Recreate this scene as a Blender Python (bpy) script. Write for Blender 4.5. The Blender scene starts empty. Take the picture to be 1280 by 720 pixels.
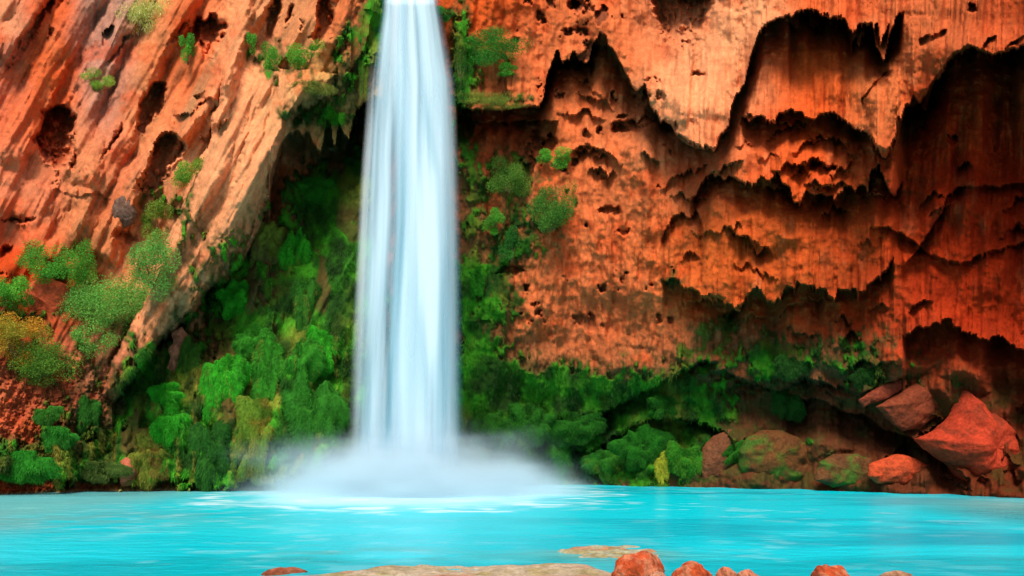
import bpy, math, random
import numpy as np
from mathutils import Vector, Matrix, Euler, noise as mnoise

S = bpy.context.scene
COL = S.collection
R = math.radians
rng = np.random.default_rng(7)
random.seed(7)

# ------------------------------------------------------------------ camera, world, sun, exposure
F, HZ, CAMH = 996.0, 560.0, 2.0          # focal length in photo pixels, horizon row, eye height
cam_d = bpy.data.cameras.new('camera'); cam = bpy.data.objects.new('camera', cam_d); COL.objects.link(cam)
cam_d.sensor_width = 36.0; cam_d.lens = 36.0 * F / 1280.0
cam_d.shift_y = (HZ - 360.0) / 1280.0
cam_d.clip_start = 0.1; cam_d.clip_end = 3000
cam.location = (0, 0, CAMH); cam.rotation_euler = (R(90), 0, 0)
S.camera = cam

w = bpy.data.worlds.new('World'); S.world = w; w.use_nodes = True
wn = w.node_tree.nodes; wl = w.node_tree.links
sky = wn.new('ShaderNodeTexSky'); sky.sky_type = 'NISHITA'; sky.sun_disc = False
SUN_DIR = Vector((-0.14, -0.80, 1.08)).normalized()     # towards the sun
sky.sun_elevation = math.asin(SUN_DIR.z); sky.sun_rotation = math.atan2(SUN_DIR.x, SUN_DIR.y)
sky.air_density = 1.0; sky.dust_density = 3.0; sky.ozone_density = 0.6
bg = wn['Background']; bg.inputs['Strength'].default_value = 0.09
wl.new(sky.outputs[0], bg.inputs['Color'])
sd = bpy.data.lights.new('sun', 'SUN'); sun = bpy.data.objects.new('sun', sd); COL.objects.link(sun)
sd.energy = 3.8; sd.angle = R(22); sd.color = (1.0, 0.90, 0.77)
sun.rotation_euler = SUN_DIR.to_track_quat('Z', 'Y').to_euler(); sun.location = (-20, -20, 40)
S.view_settings.view_transform = 'Standard'; S.view_settings.look = 'None'
S.view_settings.exposure = 0.38; S.view_settings.gamma = 1.0; S.view_settings.use_curve_mapping = False
S.cycles.max_bounces = 6; S.cycles.transparent_max_bounces = 16; S.cycles.volume_bounces = 3
S.cycles.volume_step_rate = 1.0

# ------------------------------------------------------------------ helpers
def s2l(r, g, b):
    f = lambda c: ((c/255+0.055)/1.055)**2.4 if c > 10 else c/255/12.92
    return np.array([f(r), f(g), f(b)])
def sst(a, b, x):
    t = np.clip((x-a)/(b-a), 0, 1); return t*t*(3-2*t)
def _h(ix, iy, seed):
    n = (ix.astype(np.int64)*374761393 + iy.astype(np.int64)*668265263 + seed*1442695041) & 0x7fffffff
    n = ((n ^ (n >> 13)) * 1274126177) & 0x7fffffff
    n = n ^ (n >> 16)
    return (n & 0xffffff) / float(0xffffff)
def vn(x, y, seed=0):
    ix = np.floor(x); iy = np.floor(y); fx = x-ix; fy = y-iy
    fx = fx*fx*fx*(fx*(fx*6-15)+10); fy = fy*fy*fy*(fy*(fy*6-15)+10)
    a = _h(ix, iy, seed); b = _h(ix+1, iy, seed); c = _h(ix, iy+1, seed); d = _h(ix+1, iy+1, seed)
    return (a+(b-a)*fx + ((c+(d-c)*fx)-(a+(b-a)*fx))*fy)*2-1
def fbm(x, y, seed=0, o=4, g=0.5):
    s = 0; a = 1; t = 0
    for i in range(o):
        s = s + a*vn(x*2**i + i*17.3, y*2**i - i*9.1, seed+i*31); t += a; a *= g
    return s/t
def ridge(x, y, seed=0, o=3):
    s = 0; a = 1; t = 0
    for i in range(o):
        s = s + a*(1-np.abs(vn(x*2**i+i*5.7, y*2**i+i*3.1, seed+i*13))*2.0); t += a; a *= 0.5
    return s/t
def worley(x, y, seed=0):
    ix = np.floor(x); iy = np.floor(y); best = np.full(x.shape, 9.0); cid = np.zeros(x.shape)
    for dx in (-1, 0, 1):
        for dy in (-1, 0, 1):
            cx = ix+dx; cy = iy+dy
            px = cx+_h(cx, cy, seed); py = cy+_h(cx, cy, seed+5)
            d = (px-x)**2+(py-y)**2
            m = d < best; best = np.where(m, d, best); cid = np.where(m, _h(cx, cy, seed+9), cid)
    return np.sqrt(best), cid
def poly_sd(U, V, pts):
    """signed distance in pixels, positive inside"""
    n = len(pts); d = np.full(U.shape, 1e9); ins = np.zeros(U.shape, bool)
    for i in range(n):
        x0, y0 = pts[i]; x1, y1 = pts[(i+1) % n]
        ex, ey = x1-x0, y1-y0
        t = np.clip(((U-x0)*ex+(V-y0)*ey)/(ex*ex+ey*ey+1e-9), 0, 1)
        d = np.minimum(d, (U-x0-t*ex)**2+(V-y0-t*ey)**2)
        c = (y0 > V) != (y1 > V)
        if ey != 0: ins ^= c & (U < ex*(V-y0)/ey + x0)
    return np.where(ins, 1, -1)*np.sqrt(d)
def line_d(U, V, pts):
    d = np.full(U.shape, 1e9); tt = np.zeros(U.shape)
    for i in range(len(pts)-1):
        x0, y0 = pts[i]; x1, y1 = pts[i+1]; ex, ey = x1-x0, y1-y0
        t = np.clip(((U-x0)*ex+(V-y0)*ey)/(ex*ex+ey*ey+1e-9), 0, 1)
        q = (U-x0-t*ex)**2+(V-y0-t*ey)**2
        tt = np.where(q < d, (i+t)/(len(pts)-1), tt); d = np.minimum(d, q)
    return np.sqrt(d), tt
def tag(o, label=None, cat=None, group=None, kind=None):
    if label: o['label'] = label
    if cat: o['category'] = cat
    if group: o['group'] = group
    if kind: o['kind'] = kind
    return o
def empty(name, loc):
    o = bpy.data.objects.new(name, None); COL.objects.link(o); o.location = loc; o.empty_display_size = 0.2; return o
def mesh_obj(name, verts, faces, mat, cols=None, parent=None, loc=None, smooth=False, extra=None, fcols=None):
    verts = np.asarray(verts, np.float32); faces = np.asarray(faces, np.int32)
    me = bpy.data.meshes.new(name)
    k = faces.shape[1]
    if loc is not None: verts = verts - np.asarray(loc, np.float32)
    me.vertices.add(len(verts)); me.vertices.foreach_set('co', verts.ravel())
    me.loops.add(faces.size); me.loops.foreach_set('vertex_index', faces.ravel())
    me.polygons.add(len(faces)); me.polygons.foreach_set('loop_start', np.arange(0, faces.size, k, dtype=np.int32))
    me.update(calc_edges=True)
    if cols is not None:
        a = me.attributes.new('Col', 'FLOAT_COLOR', 'POINT')
        c = np.ones((len(verts), 4), np.float32); c[:, :cols.shape[1]] = cols; a.data.foreach_set('color', c.ravel())
    if extra:
        for nm, arr in extra.items():
            a = me.attributes.new(nm, 'FLOAT', 'POINT'); a.data.foreach_set('value', np.asarray(arr, np.float32).ravel())
    if smooth: me.polygons.foreach_set('use_smooth', np.ones(len(faces), bool))
    me.materials.append(mat)
    o = bpy.data.objects.new(name, me); COL.objects.link(o)
    if loc is not None: o.location = loc
    if parent is not None:
        o.parent = parent
        if loc is not None: o.location = Vector(loc) - parent.location
    return o
def world_pt(u, v, Y):
    return np.stack([(u-640.0)/F*Y, Y, CAMH+(HZ-v)/F*Y], -1)

# ------------------------------------------------------------------ materials
def new_mat(name):
    m = bpy.data.materials.new(name); m.use_nodes = True
    nt = m.node_tree; b = nt.nodes['Principled BSDF']; return m, nt, b
def rock_material(name, bump=0.35, rough=0.9, scale=1.0, vary=0.26):
    m, nt, b = new_mat(name); N = nt.nodes; L = nt.links
    at = N.new('ShaderNodeAttribute'); at.attribute_name = 'Col'
    tc = N.new('ShaderNodeTexCoord')
    n1 = N.new('ShaderNodeTexNoise'); n1.inputs['Scale'].default_value = 3.2*scale; n1.inputs['Detail'].default_value = 8; n1.inputs['Roughness'].default_value = 0.65
    n2 = N.new('ShaderNodeTexNoise'); n2.inputs['Scale'].default_value = 14*scale; n2.inputs['Detail'].default_value = 6; n2.inputs['Roughness'].default_value = 0.7
    L.new(tc.outputs['Object'], n1.inputs['Vector']); L.new(tc.outputs['Object'], n2.inputs['Vector'])
    mr = N.new('ShaderNodeMapRange'); mr.inputs['From Min'].default_value = 0.3; mr.inputs['From Max'].default_value = 0.7
    mr.inputs['To Min'].default_value = 1-vary; mr.inputs['To Max'].default_value = 1+vary
    L.new(n1.outputs['Fac'], mr.inputs['Value'])
    mr2 = N.new('ShaderNodeMapRange'); mr2.inputs['From Min'].default_value = 0.3; mr2.inputs['From Max'].default_value = 0.7
    mr2.inputs['To Min'].default_value = 1-vary*0.7; mr2.inputs['To Max'].default_value = 1+vary*0.7
    L.new(n2.outputs['Fac'], mr2.inputs['Value'])
    mu = N.new('ShaderNodeMath'); mu.operation = 'MULTIPLY'; L.new(mr.outputs[0], mu.inputs[0]); L.new(mr2.outputs[0], mu.inputs[1])
    vm = N.new('ShaderNodeVectorMath'); vm.operation = 'SCALE'; L.new(at.outputs['Color'], vm.inputs[0]); L.new(mu.outputs[0], vm.inputs['Scale'])
    L.new(vm.outputs[0], b.inputs['Base Color'])
    b.inputs['Roughness'].default_value = rough; b.inputs['Specular IOR Level'].default_value = 0.08
    bp = N.new('ShaderNodeBump'); bp.inputs['Strength'].default_value = bump; bp.inputs['Distance'].default_value = 0.15
    ad = N.new('ShaderNodeMath'); ad.operation = 'ADD'; L.new(n1.outputs['Fac'], ad.inputs[0]); L.new(n2.outputs['Fac'], ad.inputs[1])
    L.new(ad.outputs[0], bp.inputs['Height']); L.new(bp.outputs[0], b.inputs['Normal'])
    return m
def leaf_material(name, trans=0.35):
    m, nt, b = new_mat(name); N = nt.nodes; L = nt.links
    at = N.new('ShaderNodeAttribute'); at.attribute_name = 'Col'
    L.new(at.outputs['Color'], b.inputs['Base Color'])
    b.inputs['Roughness'].default_value = 0.7; b.inputs['Specular IOR Level'].default_value = 0.2
    tr = N.new('ShaderNodeBsdfTranslucent'); L.new(at.outputs['Color'], tr.inputs['Color'])
    mx = N.new('ShaderNodeMixShader'); mx.inputs[0].default_value = trans
    L.new(b.outputs[0], mx.inputs[1]); L.new(tr.outputs[0], mx.inputs[2]); L.new(mx.outputs[0], N['Material Output'].inputs['Surface'])
    return m
M_ROCK = rock_material('cliff_rock'); M_BOULDER = rock_material('boulder_rock', 0.5, 0.8, 2.2, 0.4)
M_LEAF = leaf_material('leaf'); M_MOSS = leaf_material('moss', 0.25)
M_STEM, _nt, _b = new_mat('stem'); _b.inputs['Base Color'].default_value = (0.13, 0.08, 0.035, 1); _b.inputs['Roughness'].default_value = 0.9

# ------------------------------------------------------------------ cliff relief
ua = np.concatenate([np.linspace(-700, -20, 60, endpoint=False), np.arange(-20, 1300, 1.3), np.linspace(1300, 2000, 60)])
va = np.concatenate([np.linspace(-420, -24, 50, endpoint=False), np.arange(-24, 632, 1.3), np.linspace(632, 690, 8)])
U, V = np.meshgrid(ua, va)
# shoreline distance
wl_u = [-700, -100, 0, 120, 300, 440, 600, 720, 830, 1000, 1150, 1280, 1400, 2000]
wl_v = [626, 622, 618.5, 614, 612.5, 612, 608, 606, 608, 611, 616, 622, 628, 640]
wl = np.interp(U, wl_u, wl_v)
Y0 = F*CAMH/(wl-HZ)
# large lean, offsets in metres (positive = further away)
ku = np.array([-700, 0, 160, 300, 430, 515, 600, 700, 830, 960, 1100, 1200, 1280, 2000.])
kv = np.array([-420, -24, 60, 192, 265, 350, 450, 530, 600, 690.])
K = np.array([
 [9.0, 9.0, 7.5, 5.0, 2.0, -1.2, -2.6, -2.8, -3.6, -3.8, -3.4, -1.8, -0.5, 0],
 [5.0, 5.0, 4.2, 2.4, 0.0, -1.6, -2.2, -2.4, -3.2, -3.4, -3.2, -3.0, -2.6, -1],
 [4.4, 4.4, 3.6, 1.9, 0.3, -1.2, -1.9, -2.2, -3.0, -3.2, -3.1, -3.0, -2.4, -1],
 [3.8, 3.8, 3.0, 1.5, 1.4, 0.3, -0.9, -2.6, -3.6, -3.7, -3.3, 0.2, 1.0, 1],
 [3.0, 3.0, 2.4, 1.2, 1.6, 1.2, -0.6, -2.5, -3.2, -3.1, -1.6, 0.5, 1.1, 1.5],
 [2.2, 2.2, 1.8, 1.4, 1.4, 1.4, -0.5, -2.2, -2.8, -2.4, -1.0, 0.4, 0.9, 1.2],
 [1.2, 1.2, 1.0, 1.0, 1.0, 1.3, 0.2, -1.2, -1.2, -0.6, -0.2, 0.2, 0.8, 1.6],
 [0.6, 0.6, 0.6, 0.3, 0.4, 1.0, 0.2, 0.2, 0.4, 1.2, 1.4, 1.6, 1.6, 1.6],
 [0, 0, 0, 0, 0, 0.8, 0, 0, 0, 0, 0.2, 0.3, 0.2, 0],
 [-1, -1, -1, -1, -1, 0, -1, -1, -1, -1, -1, -1, -1, -1]])
def bicos(ku, kv, K, U, V):
    iu = np.clip(np.searchsorted(ku, U)-1, 0, len(ku)-2); iv = np.clip(np.searchsorted(kv, V)-1, 0, len(kv)-2)
    fu = np.clip((U-ku[iu])/(ku[iu+1]-ku[iu]), 0, 1); fv = np.clip((V-kv[iv])/(kv[iv+1]-kv[iv]), 0, 1)
    fu = fu*fu*(3-2*fu); fv = 0.5*fv+0.5*fv*fv*(3-2*fv)
    return (K[iv, iu]*(1-fu)+K[iv, iu+1]*fu)*(1-fv)+(K[iv+1, iu]*(1-fu)+K[iv+1, iu+1]*fu)*fv
off = bicos(ku, kv, K, U, V)

# warps for ragged outlines
WU = U + 5*fbm(U/22, V/30, 3, 3) + 2.2*fbm(U/5, V/7, 8, 2)
WV = V + 5*fbm(U/20, V/26, 4, 3) + 3.0*fbm(U/4.5, V/14, 9, 2)
th = R(29)
A_ = U*math.cos(th)+V*math.sin(th); B_ = -U*math.sin(th)+V*math.cos(th)
leftw = sst(600, 440, U)

def drip(u, seed, amp):
    """ragged drip profile along a ledge: long fingers and short teeth, pixels downward"""
    big = np.clip(vn(u/26.0, u*0, seed+3)+.45, 0, 1)
    a = np.clip(1-2.0*np.abs(vn(u/13.0, u*0, seed)), 0, 1)*1.5*big + np.clip(1-2.2*np.abs(vn(u/6.0, u*0, seed+1)), 0, 1)*.9 + 0.12*vn(u/2.0, u*0, seed+2)
    return a*amp
def ledge(pts, D, L, A=0.0, La=20, jag=6, fade=(8, 8), seed=1, sharp=0.3, p=1.0):
    global off
    us = [p[0] for p in pts]; vs = [p[1] for p in pts]
    us = np.maximum.accumulate(np.array(us, float)+np.arange(len(us))*1e-3)
    ve = np.interp(ua, us, vs) + drip(ua, seed*7, jag)
    v0_ = np.interp(ua, us, vs); gk = np.exp(-(np.arange(-14, 15)/7.0)**2); gk /= gk.sum()
    vsm = np.convolve(np.pad(v0_, 14, mode='edge'), gk, 'valid')+jag*.4
    ts = V + 9*fbm(U/17, V/13, seed+70, 4) - vsm[None, :]
    wu = sst(us[0]-0.01, us[0]+fade[0], ua)*sst(us[-1]+0.01, us[-1]-fade[1], ua) if fade else np.ones_like(ua)
    t = V + 2.0*fbm(U/9, V/9, seed+50, 2) - ve[None, :]
    below = 1/(1+np.exp(-np.clip(t/sharp, -30, 30)))
    dm = (1+.55*fbm(ua/38, ua*0, seed*3+1, 3))[None, :]; lm = (1+.45*fbm(ua/30, ua*0, seed*3+2, 3))[None, :]
    e = (D*dm*below*np.exp(-(np.maximum(ts, 0)/(L*lm))**p) - A*(1-below)*np.exp(-np.maximum(-t, 0)/La))*wu[None, :]
    off = off+e
def curtain(pts, amt, edge, topfade=None, power=0.5):
    global off
    s = poly_sd(WU, WV, pts)
    h = np.clip(s/edge, 0, 1); h = np.sqrt(1-(1-h)**2)
    if topfade: h = h*sst(topfade[0], topfade[1], V)
    off = off-amt*h
    return s
def hole(pts, D, k=1.0, edge=7.0):
    k = max(k, .8)
    """recess: deepest just under its roof, rising back to the wall at its floor"""
    global off
    s = poly_sd(WU+4*fbm(U/8, V/8, 5, 3), WV+4*fbm(U/8, V/8, 6, 3), pts); ins = s > 0
    off = off - .55*D*ins*np.clip(fbm(U/7, V/8, 15, 3)+.1, 0, 1)*np.clip(s/4, 0, 1)
    v0 = min(p[1] for p in pts); v1 = max(p[1] for p in pts)
    f = np.clip((V-v0)/(v1-v0), 0, 1)
    off = off + 1.5*D*sst(0, edge, s)*(1-1.05*k*f**1.4)
    return s
def rib(pts, wd, h, p=1.0):
    global off
    d, t = line_d(WU, WV, pts)
    x = np.clip(1-(d/wd)**2, 0, 1)
    off = off - h*x**p*sst(0, .12, t+.06)*sst(1.0, 0.85, t-.05)

# ---- tiers of travertine curtains on the right of the falls (from the top down)
E1 = [(570,130),(600,134),(640,132),(672,134),(679,126),(683,98),(690,74),(697,64),(703,77),(712,72),(717,61),(723,74),(736,77),(741,56),(749,39),(757,46),(770,66),(781,88),(791,108),(798,112),(806,104),(813,130),(825,147),(838,151),(846,166),(857,174),(870,180),(884,181),(896,177),(901,165),(911,158),(914,134),(922,114),(931,104),(935,84),(941,58),(948,40),(957,30),(975,22),(1000,12),(1020,14),(1035,20),(1055,22),(1066,34),(1075,24),(1090,28),(1096,60),(1105,70),(1111,42),(1120,22),(1130,10)]
ledge(E1, 3.5, 30, 1.2, 60, 5, (3, 8), 11, p=1.7)
E2 = [(925,140),(945,142),(960,150),(967,155),(976,138),(986,134),(1000,140),(1015,145),(1040,139),(1055,150),(1070,160),(1085,165),(1094,180),(1103,190),(1113,184),(1120,166),(1122,146),(1132,130),(1141,119),(1150,122),(1158,132),(1162,114),(1168,98),(1181,84),(1184,70),(1196,57),(1216,56),(1230,64),(1241,69),(1252,66),(1264,60),(1282,56),(1340,50),(1500,80)]
ledge(E2, 2.6, 27, 0.9, 45, 5, (10, 60), 12, p=1.7)
ledge([(1114,196),(1122,172),(1132,136),(1150,126),(1184,74),(1215,56),(1240,68),(1280,57),(1400,60)], 3.6, 100, 0.2, 20, 3, (20, 60), 25, p=1.6)
E3 = [(862,250),(870,240),(882,221),(897,214),(915,215),(926,224),(936,229),(941,230),(951,221),(961,224),(971,214),(978,228),(988,236),(992,254),(1001,253),(1008,238),(1016,245),(1035,240),(1050,242),(1059,229),(1067,224),(1076,232),(1083,234),(1087,214),(1100,205),(1110,235),(1120,240),(1130,215)]
ledge(E3, 2.2, 26, 0.7, 32, 6, (8, 10), 13, p=1.7)
ledge([(826,300),(834,282),(843,270),(852,266),(863,272),(869,262),(874,270),(880,290)], 0.9, 22, 0.3, 16, 6, (4, 4), 14)
E4 = [(826,345),(845,350),(868,362),(880,372),(905,376),(925,384),(936,365),(946,352),(955,370),(965,380),(976,370),(984,352),(997,350),(1012,355),(1030,362),(1050,362),(1078,362),(1092,350),(1105,340),(1118,318)]
ledge(E4, 1.5, 34, 1.0, 40, 7, (8, 8), 15, p=1.6)
ledge([(1085,285),(1110,284),(1125,291),(1140,298),(1155,312),(1185,326),(1210,325),(1240,313),(1285,302),(1400,300)], 0.8, 18, 0.25, 18, 3, (10, 60), 16)
ledge([(1126,338),(1148,310),(1160,292),(1178,264),(1184,242),(1200,232),(1240,232),(1290,229),(1400,226)], 1.2, 26, 0.3, 26, 2, (6, 60), 17)
ledge([(1128,420),(1143,412),(1160,403),(1176,400),(1195,399),(1210,414),(1230,424),(1250,420),(1262,430),(1285,440),(1400,440)], 2.2, 70, 0.7, 28, 5, (6, 60), 18, p=1.6)
ledge([(980,512),(1000,500),(1015,497),(1040,506),(1060,517),(1080,518),(1110,538),(1140,547),(1165,556),(1185,578),(1215,600)], 1.8, 30, 0.4, 20, 3, (10, 8), 19, p=1.8)
ledge([(690,520),(705,521),(740,518),(762,510),(800,488),(830,475),(850,465),(872,452),(900,448)], 1.6, 20, 0.5, 22, 4, (10, 14), 20)
ledge([(712,562),(740,558),(765,543),(790,530),(815,521),(845,520),(880,527),(905,540),(925,560)], 1.6, 20, 0.5, 18, 4, (10, 14), 21)
ledge([(870,470),(905,462),(940,478),(975,490),(1010,470),(1045,480),(1075,492),(1110,478),(1135,468)], 0.7, 18, 0.25, 18, 3, (10, 10), 26)
ledge([(570,142),(600,150),(640,152),(668,150),(700,150)], 2.4, 34, 0.0, 20, 3, (4, 14), 22, p=1.8)
ledge([(985,22),(1000,14),(1030,18),(1060,24),(1095,30),(1112,26)], 1.6, 30, 0.5, 14, 22, (4, 4), 27)
def chip(u0, v0, wd, D, slope, seed):
    """a small broken lip in the rock"""
    global off
    j0, j1 = np.searchsorted(ua, [u0-wd, u0+wd]); i0, i1 = np.searchsorted(va, [v0-45, v0+60])
    u = U[i0:i1, j0:j1]; v = V[i0:i1, j0:j1]; x = (u-u0)/wd
    ve = v0+slope*(u-u0)+9*fbm(u/12, u*0, seed, 3)+drip(u, seed, 4)+7*np.abs(x)
    t = v-ve; below = 1/(1+np.exp(-np.clip(t/.3, -30, 30))); wg = np.clip(1-x*x, 0, 1)
    off[i0:i1, j0:j1] += wg*(D*below*np.exp(-(np.maximum(t, 0)/16)**1.5)*sst(60, 35, t)-.45*D*(1-below)*np.exp(-np.maximum(-t, 0)/12)*sst(45, 25, -t))
rc = np.random.default_rng(5)
for k in range(95):
    if k < 26: cu, cv = rc.uniform(690, 860), rc.uniform(100, 215)
    elif k < 50: cu, cv = rc.uniform(900, 1110), rc.uniform(150, 250)
    elif k < 78: cu, cv = rc.uniform(830, 1300), rc.uniform(200, 420)
    else: cu, cv = rc.uniform(900, 1300), rc.uniform(440, 600)
    if k < 15: continue
    if cu < 935 and cv < np.interp(cu, [p[0] for p in E1], [p[1] for p in E1])+14: continue
    if 1060 < cu < 1135 and cv < 205: continue
    chip(cu, cv, rc.uniform(9, 34), rc.uniform(.25, .95), rc.uniform(-.5, .5), 500+k*3)
rcl = np.random.default_rng(9)
for k in range(5):
    chip(rcl.uniform(-20, 300)*1.0, rcl.uniform(0, 420), rcl.uniform(8, 20), rcl.uniform(.3, 1.0), rcl.uniform(-.9, -.1), 900+k*3)
# hollow above the big curtain
hole([(806,-20),(815,20),(828,50),(850,66),(868,56),(884,36),(892,10),(894,-20)], 1.6, 0.6, 9)
hole([(845,-10),(850,8),(872,12),(888,2),(888,-10)], 1.2, 0.3, 4)
rib([(905,-30),(898,60),(880,150)], 34, 0.7); rib([(745,20),(780,60),(822,110),(862,160)], 24, 0.5)
rib([(1103,95),(1101,190)], 21, 1.3); off = off - 1.5*np.exp(-((U-878)/38)**2-((V-200)/120)**2)*(V < np.interp(U, [p[0] for p in E1], [p[1] for p in E1])+6); rib([(1150,20),(1155,120)], 24, 0.35); rib([(975,225),(990,250)], 14, 0.5)
for q in [(690,180,13,12,1.0),(700,208,12,6,.9),(733,170,7,10,.6),(782,158,26,10,1.0),(808,150,14,8,.8),(768,125,7,10,.8),(776,146,8,6,.7),(808,118,7,10,.8),(668,167,8,5,.5),(702,142,8,4,.5),(718,6,10,7,1.),(838,160,14,10,.9),(1000,212,9,7,.7),(1020,208,10,5,.6),(1040,212,9,5,.6),(762,265,14,8,.5),(780,290,12,7,.4),(940,155,16,10,.5),(1190,175,12,8,.6),(868,95,12,5,.4),(640,340,20,8,.5),(1215,12,9,6,.5)]:
    cu, cv, ru, rv, D = q
    hole([(cu+ru*math.cos(a)*random.uniform(.75, 1.15), cv+rv*math.sin(a)*random.uniform(.75, 1.15)) for a in np.linspace(0, 2*math.pi, 9)[:-1]], D, .6, 3)
hole([(1060,44),(1052,46),(1043,55),(1034,64),(1030,60),(1040,50)], 0.0, 0)
ledge([(1076,124),(1086,112),(1096,100),(1106,92),(1114,88)], .5, 12, .2, 12, 2, (3, 3), 31)
ledge([(1148,48),(1160,44),(1172,42),(1184,36)], .35, 8, .1, 8, 3, (3, 3), 32)
ledge([(1225,62),(1236,48),(1246,44)], .8, 12, .1, 8, 3, (3, 3), 33)
ledge([(1255,60),(1268,50),(1282,42)], .6, 10, .1, 8, 3, (3, 3), 34)
# ---- left side: leaning aprons, ribs and caves
BUT = [(292,60),(320,62),(345,88),(385,88),(418,92),(398,120),(368,128),(350,150),(340,190),(330,232),(312,290),(296,328),(278,346),(262,354),(242,380),(222,398),(205,414),(190,438),(174,462),(158,482),(142,505),(128,490),(140,450),(165,402),(188,352),(208,302),(228,256),(246,212),(262,172),(274,130),(282,90)]
BUT = [(x+(9 if i in range(5, 17) else 0), y+(3 if i in range(5, 17) else 0)) for i, (x, y) in enumerate(BUT)]
bs = curtain(BUT, 2.6, 9, (40, 120))
rib([(385,90),(350,130),(325,190),(295,270),(262,335),(215,400)], 20, .9)
rib([(310,80),(290,160),(260,240),(225,320),(190,400),(150,480)], 22, .8)
rib([(335,95),(315,170),(285,250),(245,335)], 12, .5)
rib([(240,-20),(205,40),(175,95),(148,165),(120,240),(98,320)], 27, 1.3)
rib([(178,-20),(140,45),(112,110),(104,180),(102,235)], 26, 1.1)
rib([(115,-20),(75,60),(40,130),(10,210)], 24, 1.0)
rib([(60,-20),(30,30),(0,75)], 20, 0.8)
rib([(300,-20),(292,50),(270,105),(225,165),(170,225),(135,300),(128,330)], 22, 1.3)
rib([(330,-20),(300,50),(280,110),(262,160)], 18, 1.0)
rib([(470,-20),(452,30),(440,62),(420,95)], 17, 1.2)
rib([(445,-30),(432,10),(422,40),(412,62)], 14, 0.9)
rib([(62,330),(40,270),(50,225)], 22, .6); rib([(105,235),(80,300),(60,330)], 20, .7)
LH = [
 ([(32,176),(45,160),(52,150),(50,137),(60,132),(74,126),(90,134),(95,150),(95,190),(98,216),(75,216),(55,202),(40,180)], 2.6, .8),
 ([(222,55),(236,34),(250,22),(270,16),(283,30),(282,48),(272,70),(252,73),(246,58),(236,60)], 2.4, .3),
 ([(200,62),(212,44),(228,30),(240,26),(232,44),(215,60)], 1.0, .6),
 ([(164,160),(168,136),(180,108),(198,97),(211,110),(208,130),(195,150),(178,172)], 2.2, .5),
 ([(162,234),(182,208),(192,178),(212,160),(234,172),(234,190),(216,206),(205,232),(190,242)], 2.6, .4),
 ([(250,172),(264,156),(285,144),(284,166),(272,182),(256,180)], 1.8, .5),
 ([(238,134),(240,118),(258,114),(260,128),(246,136)], 1.5, .3),
 ([(118,208),(132,180),(150,150),(153,163),(138,190),(122,212)], 1.5, .4),
 ([(6,80),(22,50),(40,20),(62,-4),(74,0),(60,20),(48,40),(36,60),(20,82),(6,92)], 1.4, .3),
 ([(56,52),(60,32),(74,34),(70,50),(62,56)], 1.4, .4),
 ([(70,0),(84,-6),(84,4),(74,10)], 1.0, .4),
 ([(122,85),(132,70),(152,48),(165,30),(168,45),(150,70),(130,86)], .9, .5),
 ([(326,52),(338,0),(340,-20),(353,-20),(349,32),(338,54)], 2.2, .2),
 ([(354,36),(361,2),(371,4),(366,30),(358,40)], 1.8, .2),
 ([(373,38),(377,19),(384,24),(381,42)], 1.8, .2),
 ([(386,46),(399,0),(401,-20),(416,-20),(416,48),(400,62)], 2.2, .2),
 ([(411,88),(414,66),(428,58),(446,36),(440,52),(428,74),(416,92)], 1.5, .3),
 ([(386,60),(396,50),(408,58),(402,68),(390,68)], 1.6, .3),
 ([(0,274),(20,270),(46,270),(42,282),(16,282),(0,280)], 1.3, .2),
 ([(-10,312),(6,306),(20,302),(14,318),(0,326),(-10,326)], 1.3, .2),
 ([(-10,338),(12,336),(10,344),(-10,346)], 1.0, .2),
 ([(138,298),(150,284),(162,288),(176,292),(174,304),(158,306),(146,300)], 1.2, .4),
 ([(60,236),(66,222),(78,210),(74,228),(66,240)], .8, .4)]
for p, D, k in LH: hole(p, D*(.8 if D > 2 else .6), k)
EL = [(336,216),(345,196),(352,178),(362,166),(374,162),(387,164),(392,176),(396,187),(400,190),(404,176),(409,150),(413,150),(416,179),(420,180),(423,150),(430,165),(436,174),(441,152),(448,134),(470,120),(480,120)]
ledge(EL, 5.5, 80, .5, 25, 4, (3, 1), 41, p=1.8)
ledge([(255,352),(270,350),(282,346),(296,330),(312,292),(326,245),(338,205)], 1.6, 60, .0, 20, 4, (4, 4), 42)
ledge([(140,505),(158,482),(174,462),(190,440),(206,414),(224,398),(244,380),(262,356)], 1.2, 50, .0, 20, 3, (4, 4), 43)
ledge([(62,232),(100,246),(120,238),(140,246)], .3, 14, .1, 14, 3, (8, 8), 44)

# ---- moss coverage (0..1)
MG = [(250,560,150,52,1.3),(340,480,110,95,1.4),(400,400,60,130,1.3),(446,300,16,260,.9),(430,300,40,60,1.0),(400,240,45,30,.8),(300,350,30,40,.7),
      (600,480,40,150,1.0),(586,260,14,140,.5),(650,530,90,60,1.4),(770,560,110,50,1.3),(730,490,110,34,.8),(860,500,70,60,.9),(900,410,50,34,.3),(980,440,50,34,.35),(1070,440,60,44,.3),(1090,478,30,20,.6),(1000,560,80,30,.4),
      (960,455,24,24,.8),(640,300,50,120,.45),(690,258,34,40,.5),(636,218,26,26,.6),(590,95,26,26,.4),(625,124,46,6,.8),(575,60,18,90,1.0),(395,110,40,40,.35),(385,145,50,14,.5),(345,70,34,30,.6),(430,60,14,50,.3),
      (200,480,50,60,.9),(30,575,60,22,1.2),(110,575,60,24,.8),(120,490,50,40,.2),(60,500,60,40,.1),(260,300,60,80,.25),(200,260,40,40,.3),(40,400,90,60,.5),(470,30,16,60,1.1),(1020,455,70,30,.25),(1120,430,60,30,.2),(870,300,18,14,.0),(840,350,20,20,.5),(1180,480,60,40,.25)]
moss = np.zeros_like(U)
for cu, cv, ru, rv, s in MG:
    moss = moss + s*np.exp(-((U-cu)/ru)**2-((V-cv)/rv)**2)
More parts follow.
